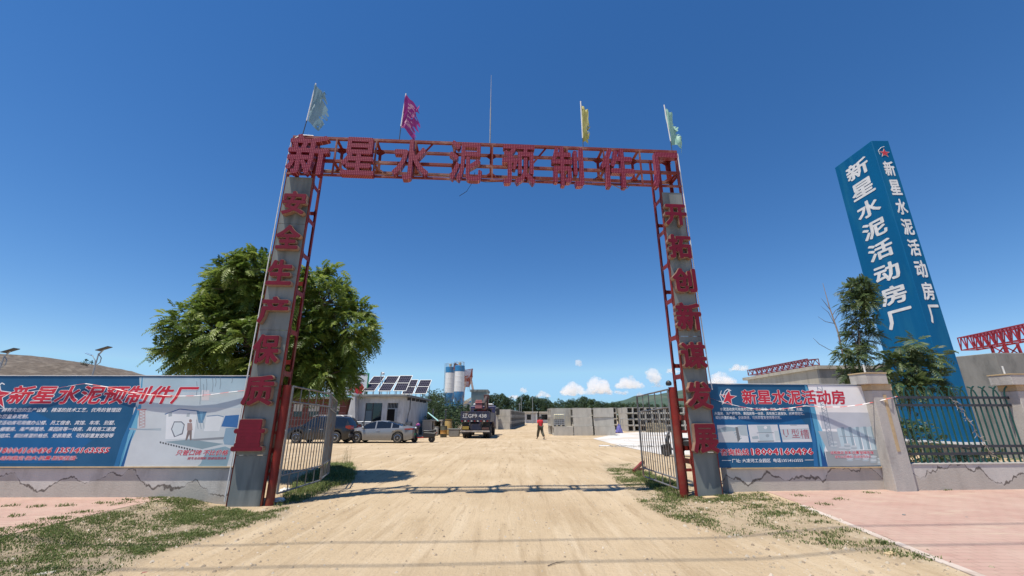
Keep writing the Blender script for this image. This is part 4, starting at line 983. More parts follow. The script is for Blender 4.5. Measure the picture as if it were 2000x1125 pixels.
# ------------------------------------------------------------------ vehicles
def interp(pts, x):
    if x <= pts[0][0]: return pts[0][1]
    for (a, fa), (b, fb) in zip(pts, pts[1:]):
        if x <= b:
            t = (x-a)/(b-a); return fa+(fb-fa)*t
    return pts[-1][1]
M['tyre'] = M['rubber']; M['rim'] = pm('rim', (.40, .41, .43), rough=.3, metal=.9)
M['car_glass'] = glassm('car_glass'); M['tail_red'] = pm('tail_red', (.30, .01, .012), rough=.15, coat=.5); M['lamp_clear'] = pm('lamp_clear', (.7, .72, .75), rough=.1, spec=.8)
M['plate_white'] = pm('plate_white', (.7, .72, .74), rough=.4); M['plate_green'] = pm('plate_green', (.05, .38, .18), rough=.4); M['plate_yellow'] = pm('plate_yellow', (.30, .21, .04), rough=.5)
def wheel(t, x, y, r, w, spokes=5, side=1):
    m_ = MB(); m_.lathe([(r*.62, -w/2), (r*.9, -w/2), (r, -w*.32), (r, w*.32), (r*.9, w/2), (r*.62, w/2)], (x, y, r), 28, 'Y')
    wh = m_.build('wheel', M['tyre'], t, local=True, smooth=35)
    m_ = MB(); yy = y+side*(w/2-.02)
    m_.lathe([(r*.64, -.01), (r*.66, .02), (r*.58, .03), (r*.57, .01)], (x, yy, r), 28, 'Y'); m_.lathe([(r*.16, -.02), (r*.15, .025), (r*.02, .03)], (x, yy, r), 12, 'Y')
    for k in range(spokes*2):
        a = 6.2832*k/(spokes*2) + (.14 if k % 2 else -.14)
        m_.bar((x+math.cos(a)*r*.1, yy, r+math.sin(a)*r*.1), (x+math.cos(a)*r*.6, yy, r+math.sin(a)*r*.6), .03, .035, up=(0, 1, 0))
    m_.build('rim', M['rim'], wh, local=True, smooth=40)
    m_ = MB(); m_.lathe([(r*.55, -.02), (r*.55, .0)], (x, y+side*(w/2-.08), r), 20, 'Y'); m_.build('brake_disc', M['black'], wh, local=True)
def car(name, label, cat, loc, rz, L, W, top, belt, win, wf, wr, pill, paint, xw, rw, group, under=.2, tail=None, plate=None, extras=None):
    t = thing(name, label, cat, loc, rz, group); n = 110; X = [-L/2+L*i/n for i in range(n+1)]
    rings = []
    for x in X:
        s = abs(x/(L/2)); hw = W/2*(1-.16*s**5-.02*s**2); zt = interp(top, x); zu = under + (.12*max(0, s-.86)/.14)
        arch = 0
        for xc in xw:
            d = abs(x-xc); ra = rw*1.17
            if d < ra: arch = max(arch, rw+math.sqrt(ra*ra-d*d))
        zb = min(interp(belt, x), zt-.02); za = min(max(zu, arch), zb-.12)
        h = zt-zb; wb = hw*.965; wt_ = max(hw*.45, wb-h*.36)
        zm = za+(zb-za)*.55
        rings.append([(0, za if arch < .3 else zu+.12), (hw*.90, za), (hw*.985, min(za+.10, zb-.06)), (hw, zm), (hw*.99, zb-.06), (wb, zb), (wt_, zt-.05 if h > .15 else zt-.012), (wt_*.72, zt-.005), (0, zt+.012)])
    k = len(rings[0]); body = MB(); wins = {}
    def addf(side, fs, key=None):
        tgt = body if key is None else wins.setdefault(key, MB()); tgt.add(fs, [tuple(range(len(fs)))])
    def V(i, j, sg): y, z = rings[i][j]; return Vector((X[i], y*sg, z))
    for sg in (-1, 1):
        for i in range(n):
            xm = (X[i]+X[i+1])/2; h = min(rings[i][6][1]-rings[i][5][1], rings[i+1][6][1]-rings[i+1][5][1])
            for j in range(k-1):
                key = None
                if j == 5 and win[0] < xm < win[1] and h > .10 and all(abs(xm-p) > .045 for p in pill):
                    key = ('side', sg, sum(xm > p for p in pill))
                if j >= 6 and wf[0] < xm < wf[1]: key = ('front',)
                if j >= 6 and wr[0] < xm < wr[1]: key = ('rear',)
                q = [V(i, j, sg), V(i+1, j, sg), V(i+1, j+1, sg), V(i, j+1, sg)]
                addf(sg, q if sg > 0 else q[::-1], key)
    for i in (0, n):
        for sg in (-1, 1):
            for j in range(1, k-2): addf(sg, [V(i, j, sg), V(i, j+1, sg), Vector((X[i], 0, rings[i][j+1][1])), Vector((X[i], 0, rings[i][j][1]))])
            addf(sg, [V(i, k-2, sg), V(i, k-1, sg), Vector((X[i], 0, rings[i][k-2][1]))])
    def weld(o):
        b = bmesh.new(); b.from_mesh(o.data); bmesh.ops.remove_doubles(b, verts=b.verts, dist=.0005); bmesh.ops.recalc_face_normals(b, faces=b.faces); b.to_mesh(o.data); b.free()
        o.data.shade_smooth(); o.data.set_sharp_from_angle(angle=R(38))
    weld(body.build('body', paint, t, local=True, fixn=False))
    for key, mb in wins.items(): weld(mb.build({'side': 'side_window', 'front': 'windscreen', 'rear': 'rear_window'}[key[0]], M['car_glass'], t, local=True, fixn=False))
    for xc in xw:
        for sg in (-1, 1): wheel(t, xc, sg*(W/2-.12), rw, .22, 5, sg)
    m_ = MB(); m_.bx(-L/2+.25, L/2-.25, -W/2+.18, W/2-.18, under-.02, under+.3); m_.build('underbody', M['black'], t, local=True)
    for sg in (-1, 1):
        xm_ = win[1]-.12; zz = interp(belt, xm_)+.06
        m_ = MB(); m_.prism([(xm_-.05, sg*(W/2+.0), zz-.05), (xm_+.10, sg*(W/2), zz-.04), (xm_+.06, sg*(W/2), zz+.09), (xm_-.05, sg*(W/2), zz+.08)], (0, sg*.20, .01)); m_.build('mirror', paint, t, local=True, bevel=.02)
        for hx in [p-.18 for p in pill[-2:]]:
            m_ = MB(); m_.bx(hx-.11, hx+.11, sg*W/2*.985, sg*(W/2*.985+.03), interp(belt, hx)-.16, interp(belt, hx)-.13); m_.build('handle', M['alu'], t, local=True)
    if tail:
        for sg in (-1, 1):
            m_ = MB(); x0, x1, z0, z1 = tail; hw = W/2*.975
            m_.prism([(x0, sg*hw*.84, z0), (x1, sg*(hw+.012), (z0+z1)/2-.02), (x1, sg*(hw+.012), z1-.03), (x0-.01, sg*hw*.84, z1)], (-.02, -sg*.06, 0)); 
            m_.prism([(x0-.012, sg*.3, z0+.02), (x0-.012, sg*hw*.84, z0+.02), (x0-.012, sg*hw*.84, z1-.02), (x0-.012, sg*.3, z1-.02)], (-.015, 0, 0)); m_.build('tail_lamp', M['tail_red'], t, local=True)
        for sg in (-1, 1):
            m_ = MB(); zz = interp(top, L/2-.25)-.12; m_.bx(L/2-.32, L/2-.05, sg*W/2*.62-.2, sg*W/2*.62+.2, zz-.06, zz+.03); m_.build('headlight', M['lamp_clear'], t, local=True)
    if plate:
        m_ = MB(); m_.bx(-L/2-.025, -L/2-.008, -.22, .22, plate[1], plate[1]+.14); m_.build('number_plate', plate[0], t, local=True)
    if extras: extras(t)
    return t
silver = pm('paint_silver', (.25, .258, .27), (.22, .23, .24), 1, .3, .35, coat=.5)
darkp = pm('paint_dark', (.010, .011, .014), (.014, .015, .018), 1, .3, 0, coat=.35)
whitep = pm('paint_white', (.72, .73, .74), (.68, .69, .7), 1, .3, 0, coat=.6)
pc = G(747, 866)
SED = [(-2.38, .86), (-2.33, .99), (-2.05, 1.05), (-1.75, 1.10), (-1.3, 1.25), (-.8, 1.39), (-.25, 1.455), (.25, 1.44), (.65, 1.33), (1.2, 1.03), (1.6, .96), (2.0, .87), (2.25, .74), (2.38, .6)]
SEB = [(-2.4, .96), (-1.5, .98), (0, .94), (1.2, .90), (2.4, .7)]
car('sedan', 'silver-grey saloon car parked side on in front of the grey house', 'car', (pc.x-.42, pc.y+1.0, 0), math.pi-.04, 4.76, 1.86, SED, SEB, (-1.45, 1.05), (.55, 1.18), (-1.75, -.62), (-.95, .12), silver, (-1.42, 1.40), .335, 'cars parked in the yard', .19, (-2.36, -1.85, .84, .97), (M['plate_green'], .48))
ps = G(618, 866.5)
def suvx(t):
    for sg in (-1, 1):
        m_ = MB(); m_.tube([(-1.7, sg*.62, 1.74), (-1.5, sg*.64, 1.80), (.2, sg*.64, 1.81), (.5, sg*.62, 1.72)], .022, 6); m_.build('roof_rail', M['alu'], t, local=True, smooth=50)
    m_ = MB(); m_.bx(-2.36, -2.28, -.85, .85, .38, .62); m_.build('bumper', pm('bumper_grey', (.09, .09, .09), rough=.6), t, local=True, bevel=.03)
SUT = [(-2.33, .85), (-2.30, 1.08), (-2.15, 1.35), (-1.93, 1.64), (-1.75, 1.71), (-.8, 1.76), (.1, 1.74), (.5, 1.64), (1.15, 1.13), (1.5, 1.06), (2.0, 1.0), (2.25, .86), (2.34, .62)]
SUB = [(-2.4, 1.08), (0, 1.04), (1.2, 1.02), (2.4, .8)]
car('estate_car', 'dark sport utility car parked behind the left gate leaf', 'car', (ps.x-.1, ps.y+1.0, 0), math.pi-.10, 4.68, 1.84, SUT, SUB, (-1.98, 1.05), (.45, 1.12), (-2.28, -1.88), (-1.2, -.2, .62), darkp, (-1.38, 1.36), .37, 'cars parked in the yard', .25, (-2.31, -2.05, .88, 1.16), (M['plate_white'], .74), suvx)
pw = G(979, 836)
car('sedan', 'small white saloon car seen from behind between the truck and the block stack', 'car', (P(980, 836, 63).x, 65, 0), math.pi/2, 4.6, 1.84, SED, SEB, (-1.45, 1.05), (.55, 1.18), (-1.75, -.62), (-.95, .12), whitep, (-1.36, 1.36), .33, 'cars parked in the yard', .19, (-2.36, -1.85, .84, .97), (M['plate_white'], .5))
# crane truck, seen from behind: local x right, y forward, origin under the tailgate
pt = G(927, 857)
navy = pm('paint_navy', (.022, .032, .075), (.045, .05, .085), 3, .45, c3=(.12, .09, .075), s3=2)
rustd = pm('rust_dark', (.09, .055, .04), (.05, .04, .035), 6, .7)
tr = thing('crane_truck', 'dark blue flatbed lorry with folded red loader crane seen from behind', 'truck', (pt.x, pt.y+.2, 0), R(-1.5))
def tp(mb, n, m, par=None, **k): return mb.build(n, m, par or tr, local=True, **k)
TW = 1.22
tp(MB().bx(-TW, TW, .06, 5.2, 1.30, 1.46), 'bed', navy)
tg = MB().bx(-TW, TW, -.02, .04, 1.47, 2.12)
for x in (-1.15, -.58, 0, .58, 1.15): tg.bx(x-.035, x+.035, -.055, -.02, 1.47, 2.12)
tg.bx(-TW, TW, -.05, -.02, 2.06, 2.14); tg.bx(-TW, TW, -.05, -.02, 1.45, 1.51)
tgo = tp(tg, 'tailgate', navy)
tp(letter(MB(), '辽GF9 438', (-.06, -.058, 1.79), (1, 0, 0), UP, 1.98, .36, .004, 0, res=2), 'lettering', M['white_paint'], tgo, fixn=False)
for s_ in (-1, 1): tp(MB().bx(s_*TW-.03, s_*TW+.03, .08, 5.2, 1.47, 2.05), 'side_board', navy)
m_ = MB()
for k in range(9): m_.bx(-1.15+k*.26, -1.15+k*.26+.13, -.06, -.03, 1.34, 1.40, k % 2)
tp(m_, 'reflector_strip', [M['tail_red'], M['white_paint']])
for s_ in (-1, 1): tp(MB().bx(s_*.45-.05, s_*.45+.05, .1, 8.2, .85, 1.28), 'chassis_rail', M['dark_steel'])
tp(MB().bx(-1.2, 1.2, .0, .1, .51, .63), 'bumper_bar', pm('bumper_worn', (.45, .42, .38), (.22, .17, .13), 2.5, .6))
for s_ in (-1, 1):
    tp(MB().bx(s_*.85-.28, s_*.85+.28, .05, .09, .70, .88), 'tail_lamp', pm('lamp_dusty', (.12, .05, .04), (.07, .04, .035), 4, .5)); tp(MB().bx(s_*.88-.30, s_*.88+.30, .62, .64, .35, 1.25), 'mudflap', M['black'])
tp(MB().bx(-1.05, -.52, -.02, .03, .72, .96), 'number_plate', M['plate_yellow'])
tp(MB().bx(-.42, .48, .1, .6, .70, 1.15), 'tool_box', navy)
for y in (1.35, 2.65, 7.3):
    for x in ((-1.02, -.72, .72, 1.02) if y < 5 else (-1.0, 1.0)):
        m_ = MB(); m_.lathe([(.28, -.13), (.46, -.13), (.51, -.09), (.51, .09), (.46, .13), (.28, .13)], (x, y, .51), 26, 'X'); w_ = tp(m_, 'wheel', M['tyre'], smooth=35)
        m_ = MB(); m_.lathe([(.30, -.08), (.28, .06), (.12, .08), (.1, .13)], (x, y, .51), 18, 'X'); tp(m_, 'rim', rustd, w_, smooth=40)
    tp(MB().bx(-1.0, 1.0, y-.08, y+.08, .43, .59), 'axle', M['dark_steel'])
cab = MB(); cab.prism([(-1.2, 6.35, 1.0), (-1.2, 8.5, .55), (-1.2, 8.55, 1.5), (-1.2, 8.3, 2.6), (-1.2, 7.9, 2.78), (-1.2, 6.45, 2.72)], (2.4, 0, 0))
cab = tp(cab, 'cab', pm('cab_purple', (.028, .028, .085), (.04, .04, .11), 2, .45), bevel=.05)
tp(MB().bx(-.85, .85, 6.33, 6.36, 1.75, 2.5), 'rear_window', M['car_glass'])
for s_ in (-1, 1): tp(MB().bx(s_*1.205-.006, s_*1.205+.006, 6.9, 8.0, 1.75, 2.45), 'side_window', M['car_glass'])
tp(MB().bx(-.95, .95, 6.5, 8.0, 2.785, 2.95), 'roof_rack', M['white_paint'], bevel=.04)
crn = tp(MB().bx(-.45, .38, 5.3, 6.1, 1.3, 2.44), 'crane_base', M['red_steel'])
m_ = MB(); m_.box((.42, 5.7, 2.6), (.36, .36, 2.1)); m_.box((.42, 5.68, 3.55), (.5, .5, .4)); tp(m_, 'crane_column', pm('crane_brown', (.12, .035, .025), (.06, .03, .025), 4, .6), bevel=.02)
m_ = MB(); m_.bar((.42, 5.5, 3.5), (.42, 2.2, 2.75), .2, .26); tp(m_, 'crane_boom', rustd)
m_ = MB(); m_.tube([(.42, 5.55, 2.4), (.42, 4.4, 3.1)], .06, 8); tp(m_, 'hydraulic_ram', M['alu'])
m_ = MB(); m_.bx(-.62, .05, 5.2, 5.9, 2.45, 2.95); m_.bx(-.68, .1, 5.15, 5.95, 2.95, 3.05); m_.bx(-.6, .03, 5.2, 5.25, 3.05, 3.25); tp(m_, 'operator_seat', pm('faded_pink', (.45, .20, .19), (.36, .10, .10), 5, .7), bevel=.03)
m_ = MB()
for x in (-1.0, .95): m_.tube([(x, 5.25, 1.4), (x, 5.25, 2.4)], .03, 6)
m_.tube([(-1.15, 5.25, 2.4), (1.1, 5.25, 2.4)], .035, 6); m_.tube([(-1.15, 5.25, 2.1), (1.1, 5.25, 2.1)], .025, 6); tp(m_, 'headboard_frame', rustd)
m_ = MB(); m_.bx(.95, 1.2, 5.3, 6.2, .75, 1.25); tp(m_, 'fuel_tank', rustd, bevel=.05)

# scooters
def scooter(label, loc, rz, col, accent, group, helm=None):
    t = thing('scooter', label, 'scooter', loc, rz, group)
    def p(mb, n, m, par=None, **k): return mb.build(n, m, par or t, local=True, **k)
    for x in (-.62, .62):
        m_ = MB(); m_.lathe([(.12, -.05), (.19, -.055), (.235, -.02), (.235, .02), (.19, .055), (.12, .05)], (x, 0, .235), 22, 'Y'); w_ = p(m_, 'wheel', M['tyre'], smooth=40)
        m_ = MB(); m_.lathe([(.13, -.03), (.13, .03), (.04, .05)], (x, 0, .235), 14, 'Y'); p(m_, 'rim', M['rim'], w_, smooth=40)
    p(MB().prism([(-.40, -.13, .30), (.38, -.13, .27), (.46, -.13, .34), (-.36, -.13, .40)], (0, .26, 0)), 'footboard', accent, bevel=.02)
    p(MB().prism([(.36, -.17, .32), (.50, -.17, .34), (.62, -.17, .62), (.52, -.17, .92), (.42, -.17, .90), (.48, -.17, .62)], (0, .34, 0)), 'front_shield', col, bevel=.03)
    m_ = MB(); m_.tube([(.62, 0, .24), (.50, 0, .75), (.44, 0, 1.02)], .03, 8); p(m_, 'fork', M['dark_steel'], smooth=50)
    m_ = MB(); m_.tube([(.38, -.33, 1.06), (.44, -.12, 1.02), (.44, .12, 1.02), (.38, .33, 1.06)], .017, 7); p(m_, 'handlebar', M['black'], smooth=50)
    m_ = MB(); m_.lathe([(.02, -.05), (.085, -.04), (.09, .03), (.07, .05)], (.56, 0, .93), 14, 'X'); p(m_, 'headlight', M['lamp_clear'], smooth=50)
    p(MB().prism([(-.92, -.16, .64), (-.82, -.16, .36), (-.10, -.16, .30), (.02, -.16, .50), (-.06, -.16, .69)], (0, .32, 0)), 'rear_body', col, bevel=.04)
    p(MB().prism([(-.90, -.15, .695), (.02, -.15, .695), (-.02, -.15, .80), (-.4, -.15, .79), (-.88, -.15, .87)], (0, .30, 0)), 'seat', M['black'], bevel=.03)
    p(MB().bx(-.95, -.92, -.08, .08, .60, .68), 'tail_lamp', M['tail_red']); p(MB().prism([(.40, -.07, .46), (.86, -.07, .36), (.80, -.07, .48), (.6, -.07, .53)], (0, .14, 0)), 'mudguard', col, bevel=.015)
    for s_ in (-1, 1):
        m_ = MB(); m_.tube([(.40, s_*.26, 1.05), (.36, s_*.34, 1.22)], .008, 5); m_.lathe([(.02, -.01), (.06, 0), (.02, .01)], (.36, s_*.36, 1.25), 10, 'X'); p(m_, 'mirror', M['black'])
    return t
pr_ = G(825, 864.5); sc1 = scooter('red and black scooter parked at the tail of the silver car', (pr_.x, pr_.y+.15, 0), math.pi-.12, M['black'], M['tail_red'], 'scooters in the yard')
m_ = MB(); m_.lathe([(.13, 0), (.15, .07), (.12, .17), (.05, .22), (.01, .225)], (0, 0, 0), 18); hl = thing('helmet', 'red and blue helmet resting on the handlebar of the red scooter', 'helmet', (pr_.x-.42, pr_.y+.2, 1.06)); m_.build('shell', pm('helmet_red', (.5, .03, .03), (.05, .08, .4), 3, .25), hl, local=True, smooth=60); MB().bx(-.13, .13, -.17, -.1, 0, .05).build('visor', M['black'], hl, local=True)
pb = G(1325, 893); scooter('black scooter parked behind the right gate leaf', (pb.x+.25, pb.y+.3, 0), math.pi-.2, M['black'], M['dark_steel'], 'scooters in the yard')
pb2 = G(694, 858); scooter('dark moped squeezed between the red wall and the silver car', (P(694, 855, 34.2).x, 34.2, 0), R(100), M['dark_steel'], M['black'], 'scooters in the yard')

# ------------------------------------------------------------------ walking man in a red shirt
pm_ = G(1056, 858)
man = thing('person', 'man in a red short-sleeved shirt and dark trousers walking across the yard', 'person', (pm_.x, pm_.y, 0), R(25))
def skin_mesh(name, verts, edges, mat, par, sub=2):
    me = bpy.data.meshes.new(name); me.from_pydata([v[0] for v in verts], edges, []); o = bpy.data.objects.new(name, me); COL.objects.link(o)
    sk = o.modifiers.new('s', 'SKIN'); su = o.modifiers.new('u', 'SUBSURF'); su.levels = sub; su.render_levels = sub
    for d, v in zip(me.skin_vertices[0].data, verts): d.radius = (v[1], v[2] if len(v) > 2 else v[1])
    me.skin_vertices[0].data[0].use_root = True
    e = bpy.data.meshes.new_from_object(o.evaluated_get(bpy.context.evaluated_depsgraph_get())); bpy.data.objects.remove(o)
    e.materials.clear(); e.materials.append(mat); e.shade_smooth(); e.name = name
    o = bpy.data.objects.new(name, e); COL.objects.link(o); o.parent = par; return o
skinm = pm('skin', (.26, .14, .09), (.30, .17, .11), 6, .55)
# local: walks along +y, x right; mid-stride
HIP, CH = (0, 0, .93), (0, .05, 1.32)
J = dict(hip=HIP, waist=(0, .02, 1.08), chest=CH, neck=(0, .06, 1.47), jaw=(0, .09, 1.545), head=(0, .085, 1.63), crown=(0, .07, 1.70),
         lh=(-.10, 0, .90), rh=(.10, 0, .90), lk=(-.11, .20, .52), rk=(.11, -.08, .50), la=(-.11, .32, .10), ra=(.11, -.40, .17), lt=(-.12, .47, .04), rt=(.11, -.30, .04),
         ls=(-.19, .05, 1.40), rs=(.19, .05, 1.40), le=(-.25, -.06, 1.13), re=(.25, .08, 1.13), lw=(-.24, .02, .90), rw=(.24, .25, .95))
order = list(J); ix = {k: i for i, k in enumerate(order)}
rad = dict(hip=.14, waist=.125, chest=.15, neck=.055, jaw=.07, head=.095, crown=.075, lh=.09, rh=.09, lk=.06, rk=.06, la=.04, ra=.04, lt=.035, rt=.035, ls=.07, rs=.07, le=.042, re=.042, lw=.030, rw=.030)
E_ = [('hip', 'waist'), ('waist', 'chest'), ('chest', 'neck'), ('neck', 'jaw'), ('jaw', 'head'), ('head', 'crown'), ('hip', 'lh'), ('hip', 'rh'), ('lh', 'lk'), ('rh', 'rk'), ('lk', 'la'), ('rk', 'ra'), ('la', 'lt'), ('ra', 'rt'), ('chest', 'ls'), ('chest', 'rs'), ('ls', 'le'), ('rs', 're'), ('le', 'lw'), ('re', 'rw')]
vv = [[J[k], rad[k], rad[k]] for k in order]; ee = [(ix[a], ix[b]) for a, b in E_]
for s_, wr_ in (('lw', -1), ('rw', 1)):
    b0 = Vector(J[s_]); pa = len(vv); vv.append([tuple(b0+Vector((0, .02, -.06))), .03, .018]); ee.append((ix[s_], pa))
    for k in range(4):
        f0 = len(vv); o_ = b0+Vector((0, .03-.02*k+.01, -.10)); vv.append([tuple(o_), .009, .009]); vv.append([tuple(o_+Vector((-wr_*.01, .005, -.035-.01*(k in (1, 2))))), .008, .008]); vv.append([tuple(o_+Vector((-wr_*.022, .0, -.06-.012*(k in (1, 2))))), .006, .006]); ee += [(pa, f0), (f0, f0+1), (f0+1, f0+2)]
    f0 = len(vv); vv.append([tuple(b0+Vector((-wr_*.01, .05, -.06))), .010, .010]); vv.append([tuple(b0+Vector((-wr_*.015, .065, -.095))), .008, .008]); ee += [(pa, f0), (f0, f0+1)]
skin_mesh('body', vv, ee, skinm, man, 2)
def cl(keys, edges, rads, name, mat, mv={}):
    vs = [[mv.get(k, J[k]), r_, r_] for k, r_ in zip(keys, rads)]; i_ = {k: n_ for n_, k in enumerate(keys)}
    return skin_mesh(name, vs, [(i_[a], i_[b]) for a, b in edges], mat, man, 2)
def mid(a, b, f=.5): return tuple(Vector(J[a]).lerp(Vector(J[b]), f))
J['lse'] = mid('ls', 'le', .75); J['rse'] = mid('rs', 're', .75); J['coll'] = (0, .055, 1.45); J['hem'] = (0, 0, .86)
cl(['waist', 'chest', 'coll', 'hem', 'ls', 'rs', 'lse', 'rse'], [('waist', 'chest'), ('chest', 'coll'), ('waist', 'hem'), ('chest', 'ls'), ('chest', 'rs'), ('ls', 'lse'), ('rs', 'rse')], [.158, .178, .075, .165, .092, .092, .075, .075], 'shirt', pm('shirt_red', (.62, .025, .04), (.5, .02, .03), 5, .8))
J['lc'] = mid('lk', 'la', .9); J['rc'] = mid('rk', 'ra', .9)
cl(['hip', 'lh', 'rh', 'lk', 'rk', 'lc', 'rc'], [('hip', 'lh'), ('hip', 'rh'), ('lh', 'lk'), ('rh', 'rk'), ('lk', 'lc'), ('rk', 'rc')], [.17, .14, .14, .115, .115, .10, .10], 'trousers', pm('trousers', (.085, .075, .05), (.05, .05, .035), 9, .9))
for a_k, t_k in (('la', 'lt'), ('ra', 'rt')): cl([a_k, t_k], [(a_k, t_k)], [.052, .042], 'shoe', M['black'])
hr = MB(); rgH = random.Random(3); b = bmesh.new(); bmesh.ops.create_icosphere(b, subdivisions=3, radius=1, matrix=Matrix.Translation((0, .072, 1.655)) @ Matrix.Diagonal((.102, .118, .105, 1)))
bmesh.ops.delete(b, geom=[v for v in b.verts if v.co.z < 1.60 and v.co.y > .08 or v.co.z < 1.555], context='VERTS'); me = bpy.data.meshes.new('hair'); b.to_mesh(me); b.free(); me.materials.append(M['black']); me.shade_smooth(); o = bpy.data.objects.new('hair', me); COL.objects.link(o); o.parent = man
m_ = MB(); m_.lathe([(.004, -.004), (.012, 0), (.004, .004)], (-.035, .178, 1.635), 8, 'Y'); m_.lathe([(.004, -.004), (.012, 0), (.004, .004)], (.035, .178, 1.635), 8, 'Y'); m_.build('eyes', M['black'], man, local=True)
m_ = MB(); m_.prism([(-.016, .175, 1.585), (.016, .175, 1.585), (0, .175, 1.63)], (0, .028, -.008)); m_.build('nose', skinm, man, local=True)
m_ = MB()
for s_ in (-1, 1): m_.lathe([(.005, -.012), (.03, 0), (.02, .012)], (s_*.098, .07, 1.62), 10, 'X')
m_.build('ears', skinm, man, local=True)

# ------------------------------------------------------------------ buildings in the yard
HYd = 37.0; hp0 = P(700, 772, HYd); hp1 = P(790, 771, HYd); HZ = hp1.z; hx0, hx1 = hp0.x-.15, hp1.x
HD = 47.5
gh = thing('flat_roofed_house', 'small grey rendered house with a flat roof carrying tilted solar panels', 'house', ((hx0+hx1)/2, 42, 0))
d0 = P(742, 800, HYd); d1 = P(764, 800, HYd); dz = P(750, 792, HYd).z; w0 = P(713, 800, HYd).x; w1 = P(747, 800, HYd).x
w0, w1 = P(713, 800, HYd).x, P(746, 800, HYd).x; e0, e1 = P(756, 800, HYd).x, P(777, 800, HYd).x; zo = P(750, 787, HYd).z
wm = MB(); Yf = HYd
wm.bx(hx0, w0, Yf, Yf+.25, 0, HZ-.18); wm.bx(w1, e0, Yf, Yf+.25, 0, HZ-.18); wm.bx(e1, hx1, Yf, Yf+.25, 0, HZ-.18)
wm.bx(w0, w1, Yf, Yf+.25, zo, HZ-.18); wm.bx(e0, e1, Yf, Yf+.25, zo, HZ-.18); wm.bx(w0, w1, Yf, Yf+.25, 0, .5)
wm.bx(hx1-.25, hx1, Yf+.252, HD, 0, HZ-.18); wm.bx(hx0, hx0+.25, Yf+.252, HD, 0, HZ-.18); wm.bx(hx0+.25, hx1-.25, HD-.25, HD, 0, HZ-.18)
wm.build('wall', M['whitewash'], gh)
m_ = MB(); m_.prism([(hx0-.3, Yf-.45, HZ-.177), (hx1+.35, Yf-.45, HZ-.177), (hx1+.35, HD+.2, HZ-.177), (hx0-.3, HD+.2, HZ-.177)], (0, 0, .2)); m_.build('roof', pm('roof_grey', (.16, .165, .16), (.22, .22, .21), 2, .9), gh, bevel=.02)
m_ = MB(); m_.bx(hx0+.3, hx1-.3, Yf+1.2, Yf+1.3, 0, HZ-.2); m_.build('dark_interior', M['void'], gh)
win = MB().bx(w0, w1, Yf+.12, Yf+.16, .5, zo).build('window', M['car_glass'], gh)
m_ = MB(); xm = w0+(w1-w0)*.42
for a_, b_ in ((w0, w0+.07), (xm-.04, xm+.04), (w1-.07, w1)): m_.bx(a_, b_, Yf+.06, Yf+.119, .5, zo)
m_.bx(w0+.07, xm-.04, Yf+.06, Yf+.119, zo-.62, zo-.55); m_.bx(w0+.07, xm-.04, Yf+.065, Yf+.115, .55, zo-.65, 1); m_.build('frame', [M['dark_steel'], pm('blue_grey_pane', (.10, .14, .17), rough=.3)], win)
dr = MB().bx(e0, e1, Yf+.16, Yf+.2, .02, zo).build('door', M['void'], gh)
m_ = MB(); m_.bx(e0, e1, Yf+.05, Yf+.155, zo-.50, zo-.43); m_.bx(e0+(e1-e0)*.72, e1, Yf+.06, Yf+.15, .02, zo-.5)
for k in range(7): m_.bx(e0+.06+k*(e1-e0)/7.2, e0+.09+k*(e1-e0)/7.2, Yf+.1, Yf+.13, zo-.43, zo)
m_.build('frame', M['gray_paint'], dr)
bx_ = P(707, 800, 36.3).x
m_ = MB(); bt = P(703, 778, 36.6); m_.prism([(hx0-.55, 36.2, 0), (hx0+.55, 36.2, 0), (hx0+.15, 36.2, HZ-.2), (hx0-.1, 36.2, HZ-.2)], (0, .75, 0)); m_.build('buttress', M['whitewash'], gh)
m_ = MB(); m_.tube([(hx1+.02, Yf+2.2, HZ-.2), (hx1+.05, Yf+2.2, 2.4), (hx1+.06, Yf+1.6, 1.9), (hx1+.05, Yf+1.5, 1.2)], .03, 5); m_.build('cable', M['black'], gh)
for k in range(5):
    y = Yf+1.2+k*1.7; MB().bx(hx1, hx1+.32, y-.05, y+.05, HZ-.42, HZ-.18).build('bracket', M['dark_steel'], gh)
ac = thing('air_conditioner', 'outdoor air conditioner unit on the side wall of the grey house', 'air conditioner', (hx1+.25, Yf+1.6, .6)); MB().bx(hx1+.03, hx1+.4, Yf+1.1, Yf+2.0, .6, 1.3).build('casing', M['gray_paint'], ac, bevel=.02)
m_ = MB(); m_.lathe([(.05, 0), (.26, .01), (.28, .03), (.1, .04)], (hx1+.4, Yf+1.5, .95), 18, 'X'); m_.build('fan_grille', M['black'], ac)
cctv = thing('security_camera', 'white security camera on a short post on the grey house roof', 'camera', P(745, 736, 39)); c = P(745, 735, 39)
m_ = MB(); m_.tube([(c.x-.05, 39, HZ), (c.x-.05, 39, c.z+.35)], .04, 6); m_.build('post', M['gray_paint'], cctv); m_ = MB(); m_.lathe([(.02, -.12), (.13, -.1), (.14, .05), (.06, .12)], (c.x+.14, 39, c.z+.25), 12); m_.build('dome', M['white_paint'], cctv, smooth=50); MB().bx(c.x-.05, c.x+.2, 38.96, 39.04, c.z+.3, c.z+.38).build('arm', M['gray_paint'], cctv)
